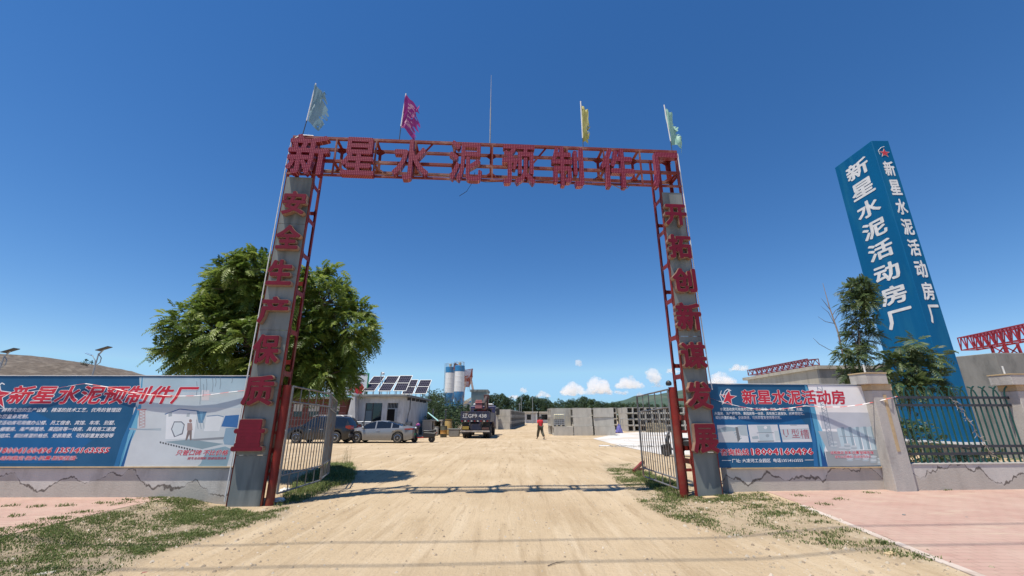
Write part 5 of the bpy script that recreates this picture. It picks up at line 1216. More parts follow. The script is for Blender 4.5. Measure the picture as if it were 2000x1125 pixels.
# solar panels on the roof
def cellmat():
    m, t, b, L = nodes('solar_cells'); N = t.nodes.new
    tc = N('ShaderNodeTexCoord'); br = N('ShaderNodeTexBrick'); br.offset = 0; br.inputs['Scale'].default_value = 1; br.inputs['Brick Width'].default_value = .1; br.inputs['Row Height'].default_value = .166
    br.inputs['Mortar Size'].default_value = .006; br.inputs['Color1'].default_value = (.022, .020, .030, 1); br.inputs['Color2'].default_value = (.028, .025, .036, 1); br.inputs['Mortar'].default_value = (.16, .15, .18, 1)
    L(tc.outputs['UV'], br.inputs[0]); L(br.outputs[0], b.inputs[0]); b.inputs['Roughness'].default_value = .04; b.inputs['Specular IOR Level'].default_value = .25; return m
M['cells'] = cellmat()
def solar(label, BL, BR, TL, TR, Y0, Y1, legs=True):
    q = [P(*BL, Y0), P(*BR, Y0), P(*TR, Y1), P(*TL, Y1)]
    q[2] = q[1]+(q[3]-q[0])         # keep it a flat parallelogram
    t = thing('solar_panel', label, 'solar panel', (q[0]+q[1])/2, 0, 'solar panels on the house roof')
    nr = (q[1]-q[0]).cross(q[3]-q[0]).normalized()
    m_ = MB()
    ex, ey = (q[1]-q[0]), (q[3]-q[0])
    def at(a, b): return q[0]+ex*a+ey*b
    o = MB(); o.quad(at(.03, .02)+nr*.012, at(.97, .02)+nr*.012, at(.97, .98)+nr*.012, at(.03, .98)+nr*.012); ob = o.build('cells', M['cells'], t, fixn=False)
    uv = ob.data.uv_layers.new(name='UVMap'); 
    for i, c_ in enumerate(((0, 0), (1, 0), (1, 1), (0, 1))): uv.data[i].uv = (c_[0]*.6, c_[1]*1.0)
    m_.prism([x-nr*.035 for x in q], nr*.04); m_.build('backing', M['dark_steel'], t)
    m_ = MB(); up = nr
    for a, b in (((0, 0), (1, 0)), ((1, 0), (1, 1)), ((1, 1), (0, 1)), ((0, 1), (0, 0)), ((0, .5), (1, .5))): m_.bar(at(*a)+nr*.012, at(*b)+nr*.012, .036, .05, up=up)
    m_.build('frame', M['white_paint'], t)
    if legs:
        for a in (.12, .88):
            m_ = MB(); p1 = at(a, .92)-nr*.05; m_.bar(p1, (p1.x, p1.y+.02, HZ+.01), .05); p0 = at(a, .06)-nr*.05; m_.bar(p0, (p0.x, p0.y+.02, HZ+.01), .05); m_.build('leg', M['alu'], t)
YP = 38.2
solar('back solar panel mostly hidden behind the third front panel', (785, 770), (806, 770), (797, 742), (817, 742), 42, 43.3)
solar('rightmost of the tilted solar panels, set back on the grey house roof', (809, 769), (832, 769), (821, 742.5), (841, 742.5), 42, 43.3)
solar('leftmost solar panel on the grey house roof', (708, 764), (731, 764), (730, 735.5), (751, 735.5), YP, YP+1.4)
solar('second front solar panel from the left on the grey house roof', (738.5, 764), (763, 764), (757, 735), (779, 735), YP, YP+1.4)
solar('third front solar panel from the left, on the grey house roof', (768, 763.5), (793, 763.5), (782, 734), (806, 734), YP, YP+1.4)
# red tiled building to the left
RY = 36.4; rx1 = hx0-.56; rx0 = P(560, 800, RY).x; RZ = P(660, 777, RY).z
M['red_render'] = pm('red_render', (.16, .042, .032), (.125, .035, .028), 2, .8)
rb_ = thing('red_building', 'low dark red building with pale joint lines beside the grey house', 'building', ((rx0+rx1)/2, RY+2, 0))
MB().bx(rx0, rx1, RY, RY+6, 0, RZ-.1).build('wall', M['red_render'], rb_)
for k in range(6):
    z = .45+k*.52
    if z < RZ-.2: MB().bx(rx0, rx1, RY-.012, RY-.001, z, z+.022).build('joint_line', pm('joint_pale', (.42, .30, .27), rough=.8), rb_)
m_ = MB(); m_.bx(rx0-.3, rx1-.02, RY-.5, RY+6.2, RZ-.097, RZ+.08); m_.build('roof', M['concrete_dark'], rb_)
for u0, u1 in ((652, 662), (605, 622), (575, 590)):
    a_, b_ = P(u0, 800, RY).x, P(u1, 800, RY).x; z0, z1 = P(660, 814, RY).z, P(660, 790, RY).z
    w_ = MB().bx(a_, b_, RY-.02, RY-.005, z0, z1).build('window', M['car_glass'], rb_); MB().bx(a_-.06, b_+.06, RY-.05, RY-.021, z1-.55, z1+.02).build('window_head', M['concrete'], w_)
# billboard on the red roof
BY = 38.5; bz0, bz1 = P(700, 772, BY).z, P(700, 731, BY).z; b0, b1 = P(640, 750, BY).x, P(717, 750, BY).x
bb = thing('billboard', 'white rooftop billboard with green frame and a red-clad figure half hidden by the tree', 'billboard', ((b0+b1)/2, BY, bz0))
MB().bx(b0, b1, BY, BY+.05, bz0, bz1).build('board', pm('board_white', (.62, .64, .66), (.56, .6, .62), 1, .5), bb)
m_ = MB(); gw = .10
m_.bx(b0-gw, b1+gw, BY-.03, BY+.08, bz1, bz1+gw); m_.bx(b0-gw, b1+gw, BY-.03, BY+.08, bz0-gw, bz0); m_.bx(b1, b1+gw, BY-.03, BY+.08, bz0, bz1); m_.bx(b0-gw, b0, BY-.03, BY+.08, bz0, bz1); m_.build('frame', pm('frame_green', (.03, .22, .10), rough=.5), bb)
def bq(*px): return [(P(u, v, BY).x, BY-.004, P(u, v, BY).z) for u, v in px]
m_ = MB(); m_.prism(bq((693, 758), (697, 749), (703, 748), (708, 751), (711, 756), (710, 762), (706, 769), (697, 769), (692, 766)), (0, -.01, 0), 0); m_.prism([Vector(p)+Vector((0, -.012, 0)) for p in bq((696, 757), (697, 747), (701, 744), (704, 748), (703, 754), (700, 760))], (0, -.008, 0), 1)
m_.build('printed_figure', [pm('print_red', (.50, .015, .03), rough=.5), M['black']], bb)
c = P(683, 759, BY); letter(MB(), '暖', (c.x+.08, BY-.004, c.z), (1, 0, 0), UP, .34, .34, .006, .03).build('lettering', pm('print_red2', (.5, .04, .05), rough=.5), bb, fixn=False)
c = P(681, 765.5, BY); letter(MB(), '服务热线', (c.x, BY-.004, c.z), (1, 0, 0), UP, .5, .1, .004, .02, n=4, res=1).build('lettering', M['black'], bb, fixn=False)
for x in (b0+.3, b1-.3): MB().bx(x-.04, x+.04, BY+.06, BY+.14, RZ+.05, bz1).build('post', M['alu'], bb)

# objects between the house and the truck
pv = G(826, 850); vy = pv.y+.5
x0, x1, x2 = P(825, 830, vy).x, P(844, 830, vy).x, P(863, 830, vy).x; vz = P(840, 820, vy).z
bv = thing('concrete_bin', 'pale concrete double bin with two dark open fronts by the grey house', 'concrete bin', ((x0+x2)/2, vy, 0))
m_ = MB(); m_.bx(x0, x1, vy, vy+1.6, 0, vz-.12); m_.bx(x1+.12, x1+.2, vy, vy+1.6, 0, vz-.12); m_.bx(x2-.12, x2, vy, vy+1.6, 0, vz-.12); m_.bx(x0-.03, x2+.05, vy-.05, vy+1.65, vz-.118, vz); m_.bx(x1, x2-.12, vy+1.5, vy+1.6, 0, vz-.12); m_.build('shell', M['concrete'], bv)
MB().bx(x1, x1+.12, vy+.9, vy+.95, 0, vz-.12).build('rusty_panel', M['red_steel'], bv)
def barrel(label, u, v, vt, r, mats, group='barrels and tanks by the hedge', bands=True):
    p = G(u, v); h = P(u, vt, p.y).z; t = thing('barrel', label, 'barrel', p, 0, group)
    if bands:
        prof = [(r*.97, 0), (r, .02), (r, h*.30), (r*1.04, h*.32), (r, h*.34), (r, h*.62), (r*1.04, h*.64), (r, h*.66), (r, h-.02), (r*.97, h)]
        m_ = MB(); n = 24; m_.lathe(prof, (0, 0, 0), n)
        for k, f in enumerate(m_.f): m_.m[k] = 1 if k < 9*n and 2 <= k//n <= 5 else 0
    else: m_ = MB(); m_.lathe([(r*.7, 0), (r, h*.08), (r, h*.85), (r*.8, h*.97), (r*.2, h)], (0, 0, 0), 24)
    m_.build('drum', mats, t, local=True, smooth=40); m_ = MB(); m_.lathe([(r*.99, h-.03), (r*1.02, h-.02), (r*1.02, h+.005), (r*.9, h+.006)], (0, 0, 0), 24); m_.build('rim', mats[0], t, local=True, smooth=40)
olive = pm('olive_drum', (.05, .055, .035), (.08, .075, .05), 4, .6); orange = pm('orange_band', (.42, .22, .04), (.32, .15, .03), 4, .6)
barrel('dark barrel with a broad orange band left of the truck', 866, 854, 832, .29, [olive, orange])
barrel('dirty yellow tank standing behind the banded barrel', 875, 850, 819, .36, [pm('tank_yellow', (.45, .30, .08), (.36, .26, .12), 3, .6), pm('tank_yellow2', (.45, .30, .08), rough=.6)], bands=False)
barrel('grey plastic drum beside the concrete bin', 852, 851, 833, .2, [pm('drum_grey', (.3, .3, .28), rough=.6)]*2, bands=False)
p = G(886, 853); t = thing('trough', 'square grey mortar trough on the ground left of the truck', 'trough', (p.x, p.y+.4, 0)); m_ = MB()
for a_, b_, c_, d_ in ((-.45, .45, -.4, -.34), (-.45, .45, .34, .4), (-.45, -.39, -.34, .34), (.39, .45, -.34, .34)): m_.bx(p.x+a_, p.x+b_, p.y+.4+c_, p.y+.4+d_, .05, .6)
m_.bx(p.x-.6, p.x+.65, p.y-.02, p.y+.9, .6, .68); m_.bx(p.x-.39, p.x+.39, p.y+.06, p.y+.74, .0, .1); m_.build('box', M['concrete_dark'], t)
t = thing('lean_pole', 'pale turquoise pole leaning from the house corner', 'pole', P(838, 808, 38)); m_ = MB(); m_.tube([P(836, 806, 39), P(856, 822, 36.5)], .05, 8); m_.build('pole', pm('turquoise', (.35, .6, .58), rough=.5), t)
for u in (845, 870): 
    p = P(u, 820, 44); t = thing('post', 'thin dark post standing in front of the hedge, '+('near the concrete bin' if u < 850 else 'near the truck'), 'post', (p.x, 44, 0)); MB().bx(p.x-.06, p.x+.06, 43.94, 44.06, 0, P(u, 801, 44).z).build('shaft', M['concrete_dark'] if u < 850 else M['dark_steel'], t); MB().bx(p.x-.08, p.x+.08, 43.92, 44.08, P(u, 801, 44).z+.001, P(u, 800, 44).z+.05).build('post_cap', M['concrete_dark'], t)
for k, (u, lb_) in enumerate(((705, 'grey box appliance left of the pair by the house wall'), (720, 'grey box appliance under the house window'))):
    p = P(u, 832, 35.6); t = thing('appliance', lb_, 'appliance', (p.x, 35.6, 0), 0, 'box appliances by the house'); z = P(u, 823, 35.6).z; MB().bx(p.x-.26, p.x+.26, 35.3, 35.85, 0, z).build('casing', M['gray_paint'], t, bevel=.02); m_ = MB(); m_.lathe([(.16, -.02), (.18, 0), (.1, .01)], (p.x, 35.29, z-.35), 16, 'Y'); m_.build('porthole', M['black'], t)

# silos
M['silo_blue'] = pm('silo_blue', (.02, .19, .42), (.03, .16, .34), 1.5, .45, c3=(.14, .16, .19), s3=.9); M['silo_white'] = pm('silo_white', (.70, .71, .71), (.60, .60, .59), 1.2, .5, stretch=(1, 1, .2))
def silo(label, ua, ub, vt, Y):
    a_, b_ = P(ua, 740, Y), P(ub, 740, Y); r = (b_.x-a_.x)/2; x = (a_.x+b_.x)/2; z = lambda v: P((ua+ub)/2, v, Y).z
    t = thing('cement_silo', label, 'silo', (x, Y, 0), 0, 'twin cement silos'); o = vt-715
    zt, z1, z2, z3 = z(vt), z(vt+11), z(vt+50), z(vt+61)
    m_ = MB(); m_.lathe([(r*.9, zt+.1), (r, zt), (r, z1+.02)], (x, Y, 0), 30); m_.build('top_band', M['silo_blue'], t, smooth=40)
    m_ = MB(); prof = [(r*.995, z1)]
    for k in range(1, 4): q = z1+(z2-z1)*k/4; prof += [(r*.995, q+.06), (r*1.015, q+.03), (r*1.015, q-.03), (r*.995, q-.06)]
    prof += [(r*.995, z2)]; m_.lathe(prof, (x, Y, 0), 36); m_.build('drum', M['silo_white'], t, smooth=14)
    m_ = MB(); m_.lathe([(r, z2-.01), (r, z3), (r*.15, z3-2.6)], (x, Y, 0), 30); m_.build('hopper', M['silo_blue'], t, smooth=40)
    for sx, sy in ((-1, -1), (1, -1), (1, 1), (-1, 1)):
        MB().bx(x+sx*r*.72-.1, x+sx*r*.72+.1, Y+sy*r*.72-.1, Y+sy*r*.72+.1, 0, z3+.3).build('leg', M['silo_blue'], t)
    for h0, h1 in ((.6, z3*.5), (z3*.5, z3-.2)):
        for s_ in (-1, 1): MB().bar((x-s_*r*.72, Y-r*.72-.1, h0), (x+s_*r*.72, Y-r*.72-.1, h1), .1).build('brace', M['silo_blue'], t)
    m_ = MB()
    for k in range(10): a = 6.2832*k/10; m_.tube([(x+r*.9*math.cos(a), Y+r*.9*math.sin(a), zt), (x+r*.9*math.cos(a), Y+r*.9*math.sin(a), zt+1)], .03, 4)
    m_.tube([(x+r*.9*math.cos(6.2832*k/16), Y+r*.9*math.sin(6.2832*k/16), zt+1) for k in range(17)], .03, 4); m_.build('railing', M['gray_paint'], t)
    m_ = MB(); m_.tube([(x, Y, zt), (x, Y, zt+.9)], .35, 10); m_.build('filter', M['tan_stone'], t, smooth=40)
    m_ = MB()
    for s_ in (-.2, .2): m_.tube([(x-r*1.08+.0, Y+s_-.6, z3), (x-r*1.08, Y+s_-.6, zt+1)], .03, 4)
    for k in range(26): zz = z3+(zt-z3)*k/25; m_.tube([(x-r*1.08, Y-.8, zz), (x-r*1.08, Y-.4, zz)], .02, 4)
    m_.build('ladder', M['gray_paint'], t)
silo('left of two blue and white cement silos behind the hedge', 869.5, 888, 717.5, 112); silo('right, slightly nearer blue and white cement silo behind the hedge', 887.5, 907, 715, 106)
# conveyor between the silo tops and the gantry crane behind them
t = thing('screw_conveyor', 'rusty conveyor arm arching over the tops of the two silos', 'conveyor', P(890, 712, 110)); m_ = MB(); m_.bar(P(887, 722, 110), P(889, 710, 110), .5); m_.bar(P(888, 710.5, 110), P(898, 717, 110), .5, .6); m_.build('trough', M['old_red'], t)
def truss(t, A, B, w, h, n, r, mat, name='girder'):
    A, B = Vector(A), Vector(B); d = (B-A).normalized(); s = d.cross(UP).normalized()*w/2; u = UP*h
    for o_, nm in ((s, 0), (-s, 0), (s+u, 1), (-s+u, 1)): MB().bar(A+o_, B+o_, r*1.5, r*1.5).build('chord', mat, t)
    L_ = B-A
    m_ = MB()
    for k in range(n):
        p, q = A+L_*(k/n), A+L_*((k+1)/n); mid_ = (p+q)/2
        for sg in (s, -s): m_.bar(p+sg, mid_+sg+u, r, r); m_.bar(mid_+sg+u, q+sg, r, r); m_.bar(p+sg, p+sg+u, r, r)
        m_.bar(p+s+u, q-s+u, r, r); m_.bar(p+s, p-s, r, r)
    m_.bar(B+s, B+s+u, r); m_.bar(B-s, B-s+u, r); m_.bar(B+s+u, B-s+u, r); m_.bar(B+s, B-s, r)
    m_.build('lattice', mat, t)
M['crane_red'] = pm('crane_red', (.40, .02, .035), (.30, .018, .03), 3, .5)
t = thing('gantry_crane', 'rusty red gantry crane with splayed lattice legs behind the silos', 'crane', P(914, 800, 118)); a_, b_ = P(915, 736, 118), P(903, 716, 150)
a_ = P(914.5, 735, 118); truss(t, (a_.x, 118, a_.z), (a_.x-5, 160, a_.z), 2.2, 2.0, 12, .2, M['old_red'])
for u0, u1, u2, v2 in ((911, 906, 903, 795), (919, 924, 927, 785)):
    m_ = MB(); p0, p1, p2 = P(u0, 737, 118), P(u1, 762, 118), P(u2, v2, 118); p2.z = 0
    m_.bar(p0, p1, .55, .55); m_.bar(p1, p2, .45, .45); m_.build('leg', pm('leg_striped', (.20, .06, .045), (.42, .36, .33), .8, .6, stretch=(.2, .2, 1), world=True), t)
m_ = MB(); 
for u in (914, 917): m_.tube([P(u, 738, 118), P(u, 765, 118)], .03, 4)
m_.build('hoist_cable', M['dark_steel'], t)
# corrugated shed, small hut, timber
SY = 62; s0, s1 = P(920, 780, SY).x, P(951, 780, SY).x; sz = P(930, 765, SY).z
sh = thing('corrugated_shed', 'tall green-grey corrugated sheet shed behind the truck crane', 'shed', ((s0+s1)/2, SY, 0)); m_ = MB(); n = 14
for k in range(n):
    a_ = s0+(s1-s0)*k/n; w_ = (s1-s0)/n; m_.prism([(a_, SY, 0), (a_+w_*.5, SY, 0), (a_+w_*.62, SY-.09, 0), (a_+w_*.88, SY-.09, 0), (a_+w_, SY, 0), (a_+w_, SY+.05, 0), (a_, SY+.05, 0)], (0, 0, sz))
m_.bx(s0, s1, SY+.051, SY+5, 0, sz); m_.build('wall', pm('corrugated', (.30, .36, .35), (.24, .29, .28), 1, .45, .4, stretch=(1, 1, .15)), sh); MB().bx(s0-.15, s1+.15, SY-.2, SY+5.2, sz+.002, sz+.3).build('roof_trim', M['panel_gray'], sh)
t = thing('hut', 'tiny white hut with blue roof edge below the silos', 'hut', P(912, 800, 95)); p0, p1 = P(905, 800, 95), P(921, 800, 95); z = P(912, 786, 95).z
MB().bx(p0.x, p1.x, 95, 98, 0, z).build('wall', M['whitewash'], t); MB().bx(p0.x-.2, p1.x+.2, 94.7, 98.3, z+.002, z+.35).build('roof', M['silo_blue'], t); MB().bx(p0.x+.7, p0.x+1.3, 94.95, 94.99, .9, z-.4).build('window', M['car_glass'], t)
t = thing('timber_ramp', 'pale sloping timber ramp between the silos and the shed', 'ramp', P(912, 783, 90)); m_ = MB()
for k in range(3): m_.bar(P(907, 784+k*2.2, 90), P(922, 776+k*2.2, 90), .35, .12)
m_.build('planks', M['tan_stone'], t)

# ------------------------------------------------------------------ precast concrete blocks
def culvert_mesh(w, d, h, th, axis, m_=None):
    """box section with an open tube along axis 'x' or 'y'; origin bottom centre of the front (-y) face"""
    m_ = m_ or MB(); a = (w/2, d, h)
    if axis == 'x':
        ring = lambda x: [(x, 0, 0), (x, d, 0), (x, d, h), (x, 0, h)], 
        o = [[(x, 0, 0), (x, d, 0), (x, d, h), (x, 0, h)] for x in (-w/2, w/2)]; i = [[(x, th, th), (x, d-th, th), (x, d-th, h-th), (x, th, h-th)] for x in (-w/2, w/2)]
    else:
        o = [[(-w/2, y, 0), (w/2, y, 0), (w/2, y, h), (-w/2, y, h)] for y in (0, d)]; i = [[(-w/2+th, y, th), (w/2-th, y, th), (w/2-th, y, h-th), (-w/2+th, y, h-th)] for y in (0, d)]
    vs = o[0]+o[1]+i[0]+i[1]; fs = []
    for k in range(4):
        n_ = (k+1) % 4; fs += [(k, n_, 4+n_, 4+k), (8+k, 8+n_, 12+n_, 12+k), (k, n_, 8+n_, 8+k), (4+k, 4+n_, 12+n_, 12+k)]
    return m_.add(vs, fs)
def block(name, label, cat, loc, rz, w, d, h, th, axis, mat, group, bev=.012):
    m_ = culvert_mesh(w, d, h, th, axis); o = m_.build(name, mat, None, bevel=bev); o.location = loc; o.rotation_euler = (0, 0, rz); return tag(o, label, cat, group)
rg = random.Random(12)
# stack on the right: three columns, three tiers, solid long faces to the camera
zt = P(1140, 797, 43).z; th_ = zt/3; g0 = 'large hollow concrete blocks stacked right of the drive'
cols = ((1080, 1118.5), (1119.5, 1157), (1159, 1199)); cn = ('left', 'middle', 'right'); tn = ('bottom', 'middle', 'top')
for ci, (ua, ub) in enumerate(cols):
    for ti in range(3):
        Y = 42.0+rg.uniform(-.08, .08)+(0 if ti == 0 else .25); 
        if ci == 0 and ti > 0: Y += 1.25
        k = .955 if ti == 0 else .97; xa, xb = P(ua, 825, 42.3).x, P(ub, 825, 42.3).x
        if ci == 0 and ti > 0: xa -= .12; xb += .02
        block('concrete_block', f'long grey concrete block, {tn[ti]} of the {cn[ci]} column in the big stack', 'concrete block', ((xa+xb)/2+rg.uniform(-.03, .03), Y, ti*th_), rg.uniform(-.015, .015), (xb-xa)*.985, 1.5, th_-.012, .12, 'x', M['concrete'], g0)
for ci, (ua, ub) in enumerate(cols):
    for ti in range(3):
        xa, xb = P(ua, 825, 42.3).x, P(ub, 825, 42.3).x
        block('concrete_block', 'grey concrete block in the back row of the stack right of the walking man', 'concrete block', ((xa+xb)/2-.15, 45.0, ti*th_), rg.uniform(-.015, .015), (xb-xa)*.985, 1.5, th_-.012, .12, 'x', M['concrete'], 'back row of the large block stack')
# liquid container on the protruding block
ip = P(1093, 830, 42.1); t = thing('liquid_container', 'caged plastic liquid tank with yellowed top standing on a concrete block', 'liquid tank', (ip.x, 42.55, th_)); wI = (P(1104, 820, 42.1).x-P(1082, 820, 42.1).x)/2*.95; hI = P(1093, 808, 42.1).z-th_
MB().bx(ip.x-wI+.04, ip.x+wI-.04, 42.14, 43.0, th_+hI*.55, th_+hI-.03).build('tank', pm('tank_plastic', (.66, .58, .34), (.72, .68, .5), 3, .5), t, bevel=.05); MB().bx(ip.x-wI+.05, ip.x+wI-.05, 42.15, 42.99, th_+.16, th_+hI*.55).build('tank_lower', pm('tank_grey_plastic', (.16, .16, .16), (.24, .24, .23), 3, .5), t)  # upper half yellowed plastic, lower half a darker grey
m_ = MB()
for k in range(7): x = ip.x-wI+2*wI*k/6; m_.bar((x, 42.11, th_+.12), (x, 42.11, th_+hI), .03)
for k in range(6): z = th_+.14+(hI-.14)*k/5; m_.bar((ip.x-wI, 42.10, z), (ip.x+wI, 42.10, z), .03)
m_.build('cage', M['alu'], t)
for k in (-1, 0, 1): MB().bx(ip.x+k*wI*.8-.08, ip.x+k*wI*.8+.08, 42.12, 43.0, th_, th_+.12).build('pallet_foot', M['dark_steel'], t)
# open box culverts further right
CYa = 53.0; cw = (P(1237.5, 820, CYa).x-P(1225, 820, CYa).x); ch = (P(1230, 795, CYa).z-.02)/4; cx0 = P(1225, 820, CYa).x; g1 = 'open box culverts stacked behind the right gate leaf'
rg = random.Random(4)
for k in range(17):
    for ti in range(4):
        yy = CYa+rg.uniform(-.12, .12)
        block('box_culvert', 'square open concrete culvert in the honeycomb stack behind the right gate leaf', 'culvert', (cx0+cw*(k+.5)+rg.uniform(-.02, .02), yy, ti*ch), rg.uniform(-.012, .012), cw*.975, 2.3, ch*.985, .085, 'y', M['concrete'], g1)
for k in range(3):
    for ti in range(4): block('box_culvert', 'square open concrete culvert at the back left of the honeycomb stack', 'culvert', (cx0+cw*(k+.5)+.05, CYa+2.6, ti*ch), 0, cw*.97, 2.3, ch*.985, .085, 'y', M['concrete'], 'back row of open culverts')
for ti in range(4): block('box_culvert', 'open culvert in the narrow column between the big blocks and the honeycomb stack', 'culvert', (P(1201.5, 820, 57).x, 57.2, ti*ch*1.02), 0, .62, 2.2, ch, .08, 'y', M['concrete'], 'narrow culvert column')
# purple tarp heap with bent bar, pallet of tan stones
tpz = P(1212, 838, 50); b = bmesh.new(); bmesh.ops.create_icosphere(b, subdivisions=4, radius=1)
for v in b.verts:
    q = v.co; h = max(0, q.z); v.co = Vector((q.x*(.42-.22*h)+.09*noise.noise(q*3), q.y*.4*(1-.4*h)+.09*noise.noise(q*3+Vector((5, 0, 0))), h*.95*(1+.15*noise.noise(q*2.3))))
me = bpy.data.meshes.new('tarp'); b.to_mesh(me); b.free(); me.materials.append(pm('tarp', (.10, .09, .30), (.15, .15, .38), 5, .5)); me.shade_smooth(); o = bpy.data.objects.new('tarp', me); COL.objects.link(o); tpg = G(1211, 846); o.location = (tpg.x, tpg.y+.4, 0); tag(o, 'crumpled purple tarpaulin heaped in front of the culverts', 'tarpaulin')
t = thing('bent_pipe', 'thin grey pipe with a hooked top standing at the purple tarpaulin', 'pipe', (tpg.x+.25, tpg.y+.5, 0)); m_ = MB(); q = Vector((tpg.x+.25, tpg.y+.5, 0)); m_.tube([q, q+Vector((.02, 0, 1.3)), q+Vector((.08, 0, 1.5)), q+Vector((.25, 0, 1.55)), q+Vector((.5, 0, 1.48))], .035, 6); m_.build('pipe', M['gray_paint'], t, smooth=50)
for u0, u1, lb_ in ((1266, 1299, 'stack of rough tan stones on the apron behind the right gate bars'), (1352, 1364, 'small stack of tan stones beside the right gate column')):
    a_, b_ = P(u0, 835, 50), P(u1, 835, 50); z = P(u0, 826, 50).z; t = thing('stone_stack', lb_, 'stones', ((a_.x+b_.x)/2, 50, 0)); m_ = MB(); rr = random.Random(6); k = 0; x = a_.x
    for row in range(5):
        x = a_.x-rr.uniform(0, .1)
        while x < b_.x: w_ = rr.uniform(.2, .4); m_.bx(x+.01, x+w_-.01, 50+rr.uniform(0, .08), 50.9, row*z/5+.005, (row+1)*z/5-.01); x += w_
    m_.build('stones', pm('tan_rubble', (.36, .30, .20), (.26, .21, .14), 2, .9, world=True), t)
# long row on the left of the drive
g2 = 'concrete culverts stacked along the left of the drive'; A = Vector((P(996.5, 838, 62).x, 62)); B_ = Vector((P(1025, 829, 99).x, 99)); dv = (B_-A); Ln = dv.length; dv.normalize(); ang = math.atan2(dv.x, dv.y)
nh = P(985, 799.5, 62).z/3; nb_ = 16; step = Ln/nb_; wid = (P(996.5, 820, 62).x-P(973, 820, 62).x)
for k in range(nb_):
    for ti in range(3):
        c = A+dv*(step*k); px_ = Vector((math.cos(ang), -math.sin(ang)))*(-wid/2+rg.uniform(-.04, .04))
        block('concrete_culvert', 'hollow concrete culvert in the long three-tier row left of the drive', 'culvert', (c.x+px_.x, c.y+px_.y, ti*nh), -ang, wid, step*.93, nh-.02, .2, 'x', M['concrete_dark' if k else 'concrete'], g2)
t = thing('speaker_box', 'dark box fixed beside the left end of the culvert row', 'box', P(969, 806, 62)); a_ = P(969, 806, 61.5); MB().bx(a_.x-.25, a_.x+.3, 61.3, 61.8, 0, a_.z+.7).build('post', M['concrete'], t); MB().bx(a_.x+.02, a_.x+.5, 61.0, 61.29, a_.z-.3, a_.z+.6).build('casing', M['black'], t)
# two small white houses at the end of the drive
for u0, u1, wa, wb, lb_ in ((1025, 1050, 1029, 1037, 'small white house with one dark window at the end of the drive'), (1053, 1078, 1057, 1073, 'small white house with a wide dark opening at the end of the drive')):
    Y = 125; a_, b_ = P(u0, 815, Y).x, P(u1, 815, Y).x; z = P(1050, 806, Y).z; t = thing('small_house', lb_, 'house', ((a_+b_)/2, Y, 0), 0, 'small houses at the end of the drive')
    MB().bx(a_, b_, Y, Y+5, 0, z).build('wall', M['whitewash'], t); MB().bx(a_-.3, b_+.4, Y-.8, Y+5.3, z+.002, z+.3).build('roof', M['concrete'], t)
    MB().bx(P(wa, 815, Y).x, P(wb, 815, Y).x, Y-.05, Y-.01, .9, z-.5).build('window', M['car_glass'], t); MB().bx(b_-.55, b_-.25, Y-.7, Y-.4, 0, z).build('post', M['whitewash'], t)
for u, vt_, lb_ in ((1014.5, 787, 'thin grey pole against the dark trees, left one'), (1018, 775, 'taller thin grey pole against the dark trees'), (1040, 775, 'pale thin pole above the small white houses')):
    p = P(u, vt_, 110); t = thing('thin_pole', lb_, 'pole', (p.x, 110, 0), 0, 'thin poles in front of the trees'); m_ = MB(); m_.tube([(p.x, 110, 0), p], [.08, .05], 7); m_.build('shaft', M['gray_paint'], t); m_ = MB(); m_.bar((p.x-.4, 110, p.z-.3), (p.x+.4, 110, p.z-.3), .08); m_.build('crossarm', M['gray_paint'], t)

# ------------------------------------------------------------------ precast hall units, red gantry girders and solar street lamps
cu_ = thing('concrete_module', 'tan-streaked precast concrete room unit with an overhanging roof slab behind the short banner', 'concrete unit', (18, 25, 0), 0, 'precast room units on the right')
p = P(1597, 714, 22.5); X0_, Z0_ = p.x, p.z
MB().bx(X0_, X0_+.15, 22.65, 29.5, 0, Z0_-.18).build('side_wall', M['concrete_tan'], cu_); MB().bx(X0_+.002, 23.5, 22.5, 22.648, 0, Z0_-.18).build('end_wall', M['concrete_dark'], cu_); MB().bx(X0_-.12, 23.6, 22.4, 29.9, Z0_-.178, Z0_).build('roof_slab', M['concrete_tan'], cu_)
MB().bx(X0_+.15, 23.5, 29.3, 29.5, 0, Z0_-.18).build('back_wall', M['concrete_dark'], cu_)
cu2 = thing('concrete_module', 'tall grey precast concrete unit to the right of the blue pylon', 'concrete unit', (22, 20, 0), 0, 'precast room units on the right')
p = P(1942, 689, 18.6); X0_, Z0_ = p.x, p.z
m_ = MB(); m_.prism([(X0_, 18.6, 0), (30, 18.9, 0), (30, 24, 0), (X0_-1.2, 24, 0), (X0_-1.2, 21.8, 0)], (0, 0, Z0_)); m_.build('shell', M['concrete_dark'], cu2, bevel=.02)
m_ = MB(); m_.bx(X0_-.4, X0_-.05, 20.4, 21.0, Z0_-1.5, Z0_-.7); m_.build('recess_panel', M['concrete_dark'], cu2)
t = thing('gantry_crane', 'red lattice crane girder rising behind the tan concrete unit', 'crane', (23.4, 36, 0), 0, 'red gantry cranes on the right')
r0 = P(1590, 713, 34); r1 = P(1472, 733, 34); hgt = P(1590, 701, 34).z-r0.z
Yl = 34; z_ = r0.z; rr1 = ray(1470, 733); Yl2 = rr1.y*(z_-HCAM)/rr1.z
truss(t, (r0.x, 34, z_), (P(1470, 733, Yl2).x, Yl2, z_), .9, hgt, 11, .045, pm('crane_dull_red', (.22, .02, .03), (.16, .02, .025), 3, .55))
for yy in (35.5, Yl2-1.5): MB().bar((r0.x, yy, 0), (r0.x, yy, z_), .25).build('leg', M['crane_red'], t)
t = thing('gantry_crane', 'bright red lattice crane girder above the grey concrete unit at the right edge', 'crane', (33, 28, 0), 0, 'red gantry cranes on the right')
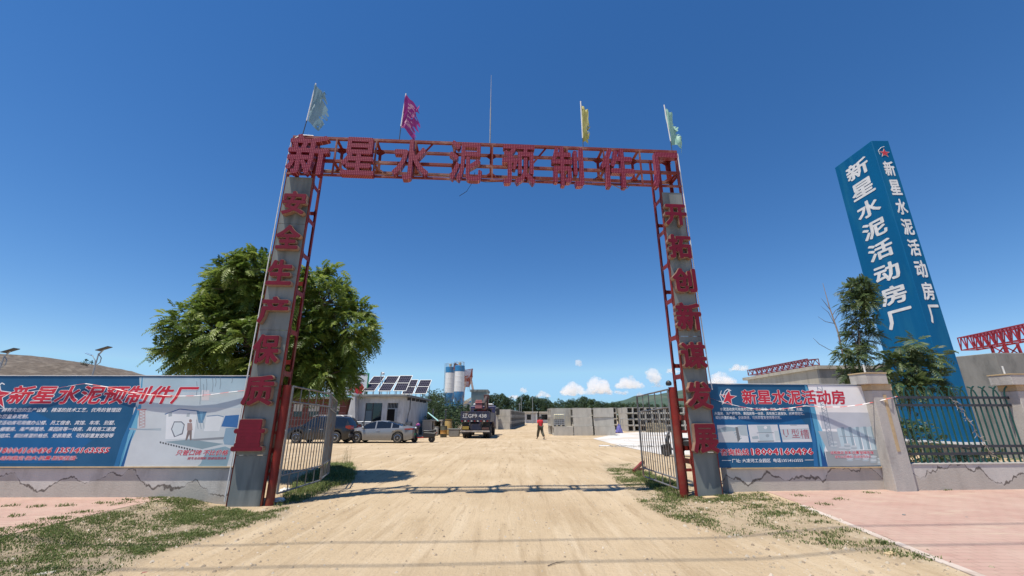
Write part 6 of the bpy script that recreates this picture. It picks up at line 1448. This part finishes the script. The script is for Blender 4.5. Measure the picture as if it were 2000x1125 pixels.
r0 = P(1893, 684, 31); z_ = r0.z; hgt = P(1893, 660, 31).z-z_; rr1 = ray(2060, 655); Yl2 = rr1.y*(z_-HCAM)/rr1.z
truss(t, (r0.x, 31, z_), (P(2060, 655, Yl2).x, Yl2, z_), 1.0, hgt, 11, .05, M['crane_red'])
lp = P(1957, 690, 29)
for dx in (-.45, .45):
    MB().bar((r0.x+dx, 29.1, 0), (r0.x+dx, 29.1, z_), .12).build('leg', M['crane_red'], t); MB().bar((r0.x+dx, 28.0, 0), (r0.x+dx, 28.3, z_), .12).build('leg', M['crane_red'], t)
m_ = MB()
for k in range(8):
    z = z_*k/8
    for dx in (-.45, .45): m_.bar((r0.x+dx, 29.1, z), (r0.x+dx, 28.2, z+z_/8), .06); m_.bar((r0.x+dx, 28.2, z), (r0.x+dx, 29.1, z+z_/8), .06)
m_.build('leg_lattice', M['crane_red'], t)
def streetlamp(label, u, vb, ut, vt, Y):
    a_ = P(ut, vt, Y); t = thing('street_lamp', label, 'street lamp', (a_.x, Y, 0), 0, 'solar street lamps behind the left wall')
    m_ = MB(); m_.tube([(a_.x, Y, 0), (a_.x, Y, a_.z)], [.06, .035], 10); m_.build('pole', M['gray_paint'], t, smooth=40)
    c = Vector((a_.x+.25, Y, a_.z+.28)); ax = Vector((.93, .1, .36)).normalized(); ay = Vector((-.1, .98, 0)).normalized(); nr = ax.cross(ay)
    m_ = MB(); m_.prism([c-ax*.36-ay*.2, c+ax*.36-ay*.2, c+ax*.36+ay*.2, c-ax*.36+ay*.2], nr*.04); m_.build('solar_panel', M['dark_steel'], t)
    m_ = MB(); m_.bar((a_.x, Y, a_.z-.1), c-nr*.02, .06); m_.build('bracket', M['gray_paint'], t)
    m_ = MB(); m_.tube([(a_.x, Y, a_.z-.95), (a_.x-.1, Y, a_.z-.45), (a_.x-.35, Y, a_.z-.17), (a_.x-.5, Y, a_.z-.12)], .022, 7); m_.build('arm', M['gray_paint'], t, smooth=50)
    m_ = MB(); m_.bar((a_.x-.40, Y, a_.z-.14), (a_.x-.85, Y, a_.z+.02), .16, .05); m_.build('lamp_head', M['silo_blue'], t, bevel=.02)
    m_ = MB(); m_.tube([(a_.x+.02, Y, a_.z-.8), (a_.x+.25, Y, a_.z-.6), (a_.x+.25, Y, a_.z-.3), (a_.x+.05, Y, a_.z-.1)], .03, 6); m_.build('brace', M['gray_paint'], t)
streetlamp('solar street lamp in front of the gravel heap', 183, 733, 193, 690, 27); streetlamp('solar street lamp cut by the left edge of the view', 0, 733, 9, 694, 26)

# ------------------------------------------------------------------ overhead wires above the road (their shadows cross the drive)
for label, pts, zz in (('overhead wire above the road, nearer the gate', ((308, 1066), (1480, 1040)), 16.4), ('overhead wire above the road, nearer the viewer', ((392, 1110), (1516, 1081)), 16.0)):
    o2 = Vector((-2.2, -1.8, 0))/8.6
    a_, b_ = G(*pts[0]), G(*pts[1], .06); a_ += o2*zz; b_ += o2*zz; d = (b_-a_).normalized()
    mb = MB(); c = (a_+b_)/2; path = [c+d*(i*4)+UP*(zz-c.z+.0022*(i*4)**2) for i in range(-12, 13)]; mb.tube(path, .02, 6)
    o = mb.build('overhead_wire', M['black'], smooth=50); tag(o, label, 'wire', 'overhead wires')

# ------------------------------------------------------------------ grass, stones, litter
M['grass'] = leafmat('grass_blade', (.09, .13, .035), (.15, .205, .055), (.30, .30, .14), .4, .7)
def grass(polys, n, hmin, hmax, seed, dens=.05, name='grass', label=None):
    rg = random.Random(seed); mb = MB()
    for poly, k in polys:
        x0, x1 = min(p[0] for p in poly), max(p[0] for p in poly); y0, y1 = min(p[1] for p in poly), max(p[1] for p in poly); c = 0; tries = 0
        while c < k and tries < k*12:
            tries += 1; x, y = rg.uniform(x0, x1), rg.uniform(y0, y1)
            if y < 2.2 or abs(x) > 11 or not inpoly((x, y), poly): continue
            dn = noise.noise((x*.9, y*.9, seed))+.7*noise.noise((x*2.6, y*2.6, seed+5))
            if dn < dens+rg.gauss(0, .28): continue
            ed = edist((x, y), poly)
            if rg.random() > .25+ed*3: continue
            z = gz(x, y)
            for _ in range(3):
                h = rg.uniform(hmin, hmax)*(.6+.5*max(0, dn)); a = rg.uniform(0, 6.283); l = rg.uniform(.3, 1.1); w_ = rg.uniform(.003, .006)
                px_, py_ = x+rg.gauss(0, .02), y+rg.gauss(0, .02); dx, dy = math.cos(a), math.sin(a); o = len(mb.v)
                mb.v += [Vector((px_-dy*w_, py_+dx*w_, z-.01)), Vector((px_+dy*w_, py_-dx*w_, z-.01)), Vector((px_+dx*h*l*.4+dy*w_, py_+dy*h*l*.4-dx*w_, z+h*.62)), Vector((px_+dx*h*l*.4-dy*w_, py_+dy*h*l*.4+dx*w_, z+h*.62)), Vector((px_+dx*h*l, py_+dy*h*l, z+h*.8))]
                mb.f += [(o, o+1, o+2, o+3), (o+3, o+2, o+4)]; mb.m += [0, 0]
            c += 1
    return tag(mb.build(name, M['grass'], fixn=False), label, 'grass', kind='stuff')
grass([(VERGE[0], 13000)], 0, .016, .06, 1, .05, 'grass', 'patchy short grass on the verge left of the drive')
grass([(VERGE[1], 7500)], 0, .016, .06, 2, .15, 'grass', 'sparse grass along the verge right of the drive')
grass([(VERGE[2], 3000), (gpoly((610, 925), (640, 905), (688, 903), (692, 918), (640, 930)), 1500)], 0, .06, .22, 3, -.3, 'grass', 'taller weeds under the left gate leaf')
grass([(gpoly((1235, 925), (1262, 922), (1345, 960), (1345, 978), (1290, 975)), 1600)], 0, .05, .20, 4, -.2, 'grass', 'rough grass under the right gate leaf')
rg = random.Random(9); cr = []
for u, v in ((1495, 975), (1530, 1000), (1545, 985), (1600, 1018), (1570, 992), (1640, 975), (1700, 962), (1480, 985), (1560, 968), (1610, 985), (1850, 957), (30, 1010), (70, 992), (130, 990), (200, 985), (110, 1015), (20, 990), (250, 978), (160, 1003), (1660, 1035), (1720, 1060), (60, 1030)):
    p = G(u, v, .13); cr.append((p.x, p.y))
grass([([(x-.14, y-.1), (x+.14, y-.1), (x+.14, y+.1), (x-.14, y+.1)], 26) for x, y in cr], 0, .03, .09, 5, -2, 'grass', 'small tufts growing through the brick paving joints')
# tall dry weed by the left leaf
m_ = MB(); p = G(672, 908)
for k in range(22):
    q = Vector((p.x+rg.gauss(0, .12), p.y+rg.gauss(0, .1), 0)); h = rg.uniform(.3, .75); e = q+Vector((rg.gauss(0, .16), rg.gauss(0, .1), h)); m_.tube([q, q.lerp(e, .5)+Vector((rg.gauss(0, .02), 0, .03)), e], [.004, .003, .0015], 4)
tag(m_.build('dry_weed', pm('dry_weed', (.36, .30, .16), (.25, .22, .1), 9, .9)), 'clump of tall dry weed stalks at the end of the left gate leaf', 'weed')
# pebbles over the dirt
def stones(n, seed, region, smin, smax, mat, label):
    rg = random.Random(seed); mb = MB()
    for i in range(n):
        x, y = region(rg); s = smin*(smax/smin)**(rg.random()**2.2); z = gz(x, y); a = rg.uniform(0, 3.14); ca, sa = math.cos(a), math.sin(a); o = len(mb.v)
        for vx, vy, vz in ((1, 0, 0), (.25, .8, .1), (-.9, .3, 0), (-.4, -.8, .05), (.5, -.7, 0), (.3, .1, .75), (-.3, -.1, .7)):
            vx *= rg.uniform(.75, 1.2); vy *= rg.uniform(.75, 1.2); mb.v.append(Vector((x+(vx*ca-vy*sa)*s, y+(vx*sa+vy*ca)*s, z-.1*s+vz*s)))
        fs = [(0, 1, 5), (1, 2, 6), (1, 6, 5), (2, 3, 6), (3, 4, 6), (4, 0, 5), (4, 5, 6)]; mb.f += [tuple(q+o for q in f) for f in fs]; mb.m += [0]*7
    return tag(mb.build('pebbles', mat, fixn=False), label, 'pebbles', kind='stuff')
M['pebble'] = leafmat('pebble', (.24, .185, .13), (.38, .31, .22), (.52, .45, .36), 0, .9)
stones(5200, 1, lambda r: (r.uniform(-5.2, 4.8), 2.5+13*r.random()**1.3), .004, .030, M['pebble'], 'fine pebbles scattered over the dirt drive')
stones(1100, 2, lambda r: (r.uniform(-12, 14), r.uniform(14, 36)), .015, .06, M['pebble'], 'stones scattered over the yard floor')
stones(900, 3, lambda r: (r.uniform(2.8, 5.3), r.uniform(4.5, 10.5)), .008, .045, M['pebble'], 'stones on the verge right of the drive')
stones(1100, 5, lambda r: (r.uniform(-7, -3.0), r.uniform(4.0, 9.4)), .008, .04, M['pebble'], 'stones on the verge left of the drive')
stones(500, 4, lambda r: (lambda p: (p.x+r.gauss(0, .9), p.y+r.gauss(0, .5)))(G(1240, 872)), .02, .08, M['concrete_dark'], 'dark rubble at the edge of the pale apron')
def slab(name, label, cat, u, v, sx, sy, sz_, mat, rz, z0=None, seed=1):
    p = G(u, v, .08); z = gz(p.x, p.y) if z0 is None else z0; rr = random.Random(seed); m_ = MB()
    pts = [(sx*(-.5+rr.uniform(-.06, .06)), sy*-.5), (sx*.5, sy*(-.45+rr.uniform(-.1, .1))), (sx*.48, sy*.5), (0, sy*.56), (sx*-.47, sy*(.4+rr.uniform(-.1, .1)))]
    m_.prism([(x, y, -.01) for x, y in pts], (0, 0, sz_)); o = m_.build(name, mat, None, bevel=min(sz_*.15, .01)); o.location = (p.x, p.y, z); o.rotation_euler = (rr.uniform(-.05, .05), rr.uniform(-.05, .05), rz); return tag(o, label, cat)
slab('stone_slab', 'pale broken stone slab lying at the foot of the right gate column', 'stone', 1388, 972, .30, .18, .05, M['tan_stone'], .2)
slab('litter', 'small red scrap lying on the dirt drive', 'litter', 286, 1101, .05, .035, .012, M['tail_red'], .4, seed=2)
slab('litter', 'small white scrap lying in the left grass', 'litter', 335, 1006, .05, .05, .02, M['white_paint'], .9, seed=3)
slab('litter', 'pale flat stone lying in the grass near the lower left corner', 'stone', 92, 1106, .17, .08, .02, M['concrete'], .2, seed=4)
slab('litter', 'flat white litter on the yard floor near the culverts', 'litter', 1181, 868, .7, .4, .03, M['white_paint'], .1, seed=5)
slab('litter', 'pale stone on the right verge near the pavement edge', 'stone', 1740, 1086, .14, .08, .025, M['tan_stone'], .3, seed=6)
m_ = MB(); a_, b_ = G(1238, 924), G(1257, 916); m_.bar(a_+UP*.05, b_+UP*.22, .07, .1); m_.bar(a_+UP*.02+Vector((.05, .1, 0)), b_+UP*.05+Vector((.1, .1, 0)), .05, .05)
o = m_.build('steel_offcut', M['red_steel']); tag(o, 'rusty red steel offcut lying at the free end of the right gate leaf', 'scrap')
for k, (u, v, lb_) in enumerate(((556, 962, 'pale crumpled bag in the shade under the left gate leaf'), (543, 982, 'white scrap between the left hinge post and the weeds'), (615, 918, 'white bag lying behind the left gate bars'))):
    p = G(u, v); b = bmesh.new(); bmesh.ops.create_icosphere(b, subdivisions=3, radius=1)
    for vt in b.verts: q = vt.co.copy(); vt.co = Vector((q.x*.12, q.y*.09, max(-.01, q.z*.06)))*(1+.5*noise.noise(q*2.2+Vector((k*3, 0, 0))))
    me = bpy.data.meshes.new('litter_bag'); b.to_mesh(me); b.free(); me.materials.append(M['white_paint']); o = bpy.data.objects.new('litter_bag', me); COL.objects.link(o); o.location = (p.x, p.y, .04); tag(o, lb_, 'litter')
slab('stone', 'small dark stone lying alone on the brick pavement right of the drive', 'stone', 1767, 1012, .055, .045, .03, M['concrete_dark'], .5, seed=8)
slab('stone', 'second tiny dark stone on the brick pavement near the right edge of the view', 'stone', 1890, 1016, .04, .03, .02, M['concrete_dark'], .9, seed=9)
a_, b_ = G(1070, 1107), G(1103, 1099); m_ = MB(); m_.tube([a_+UP*.012, a_.lerp(b_, .5)+UP*.02+Vector((0, .012, 0)), b_+UP*.012], [.006, .005, .003], 5)
tag(m_.build('twig', M['bark'], smooth=60), 'thin dry twig lying on the near dirt drive', 'twig')
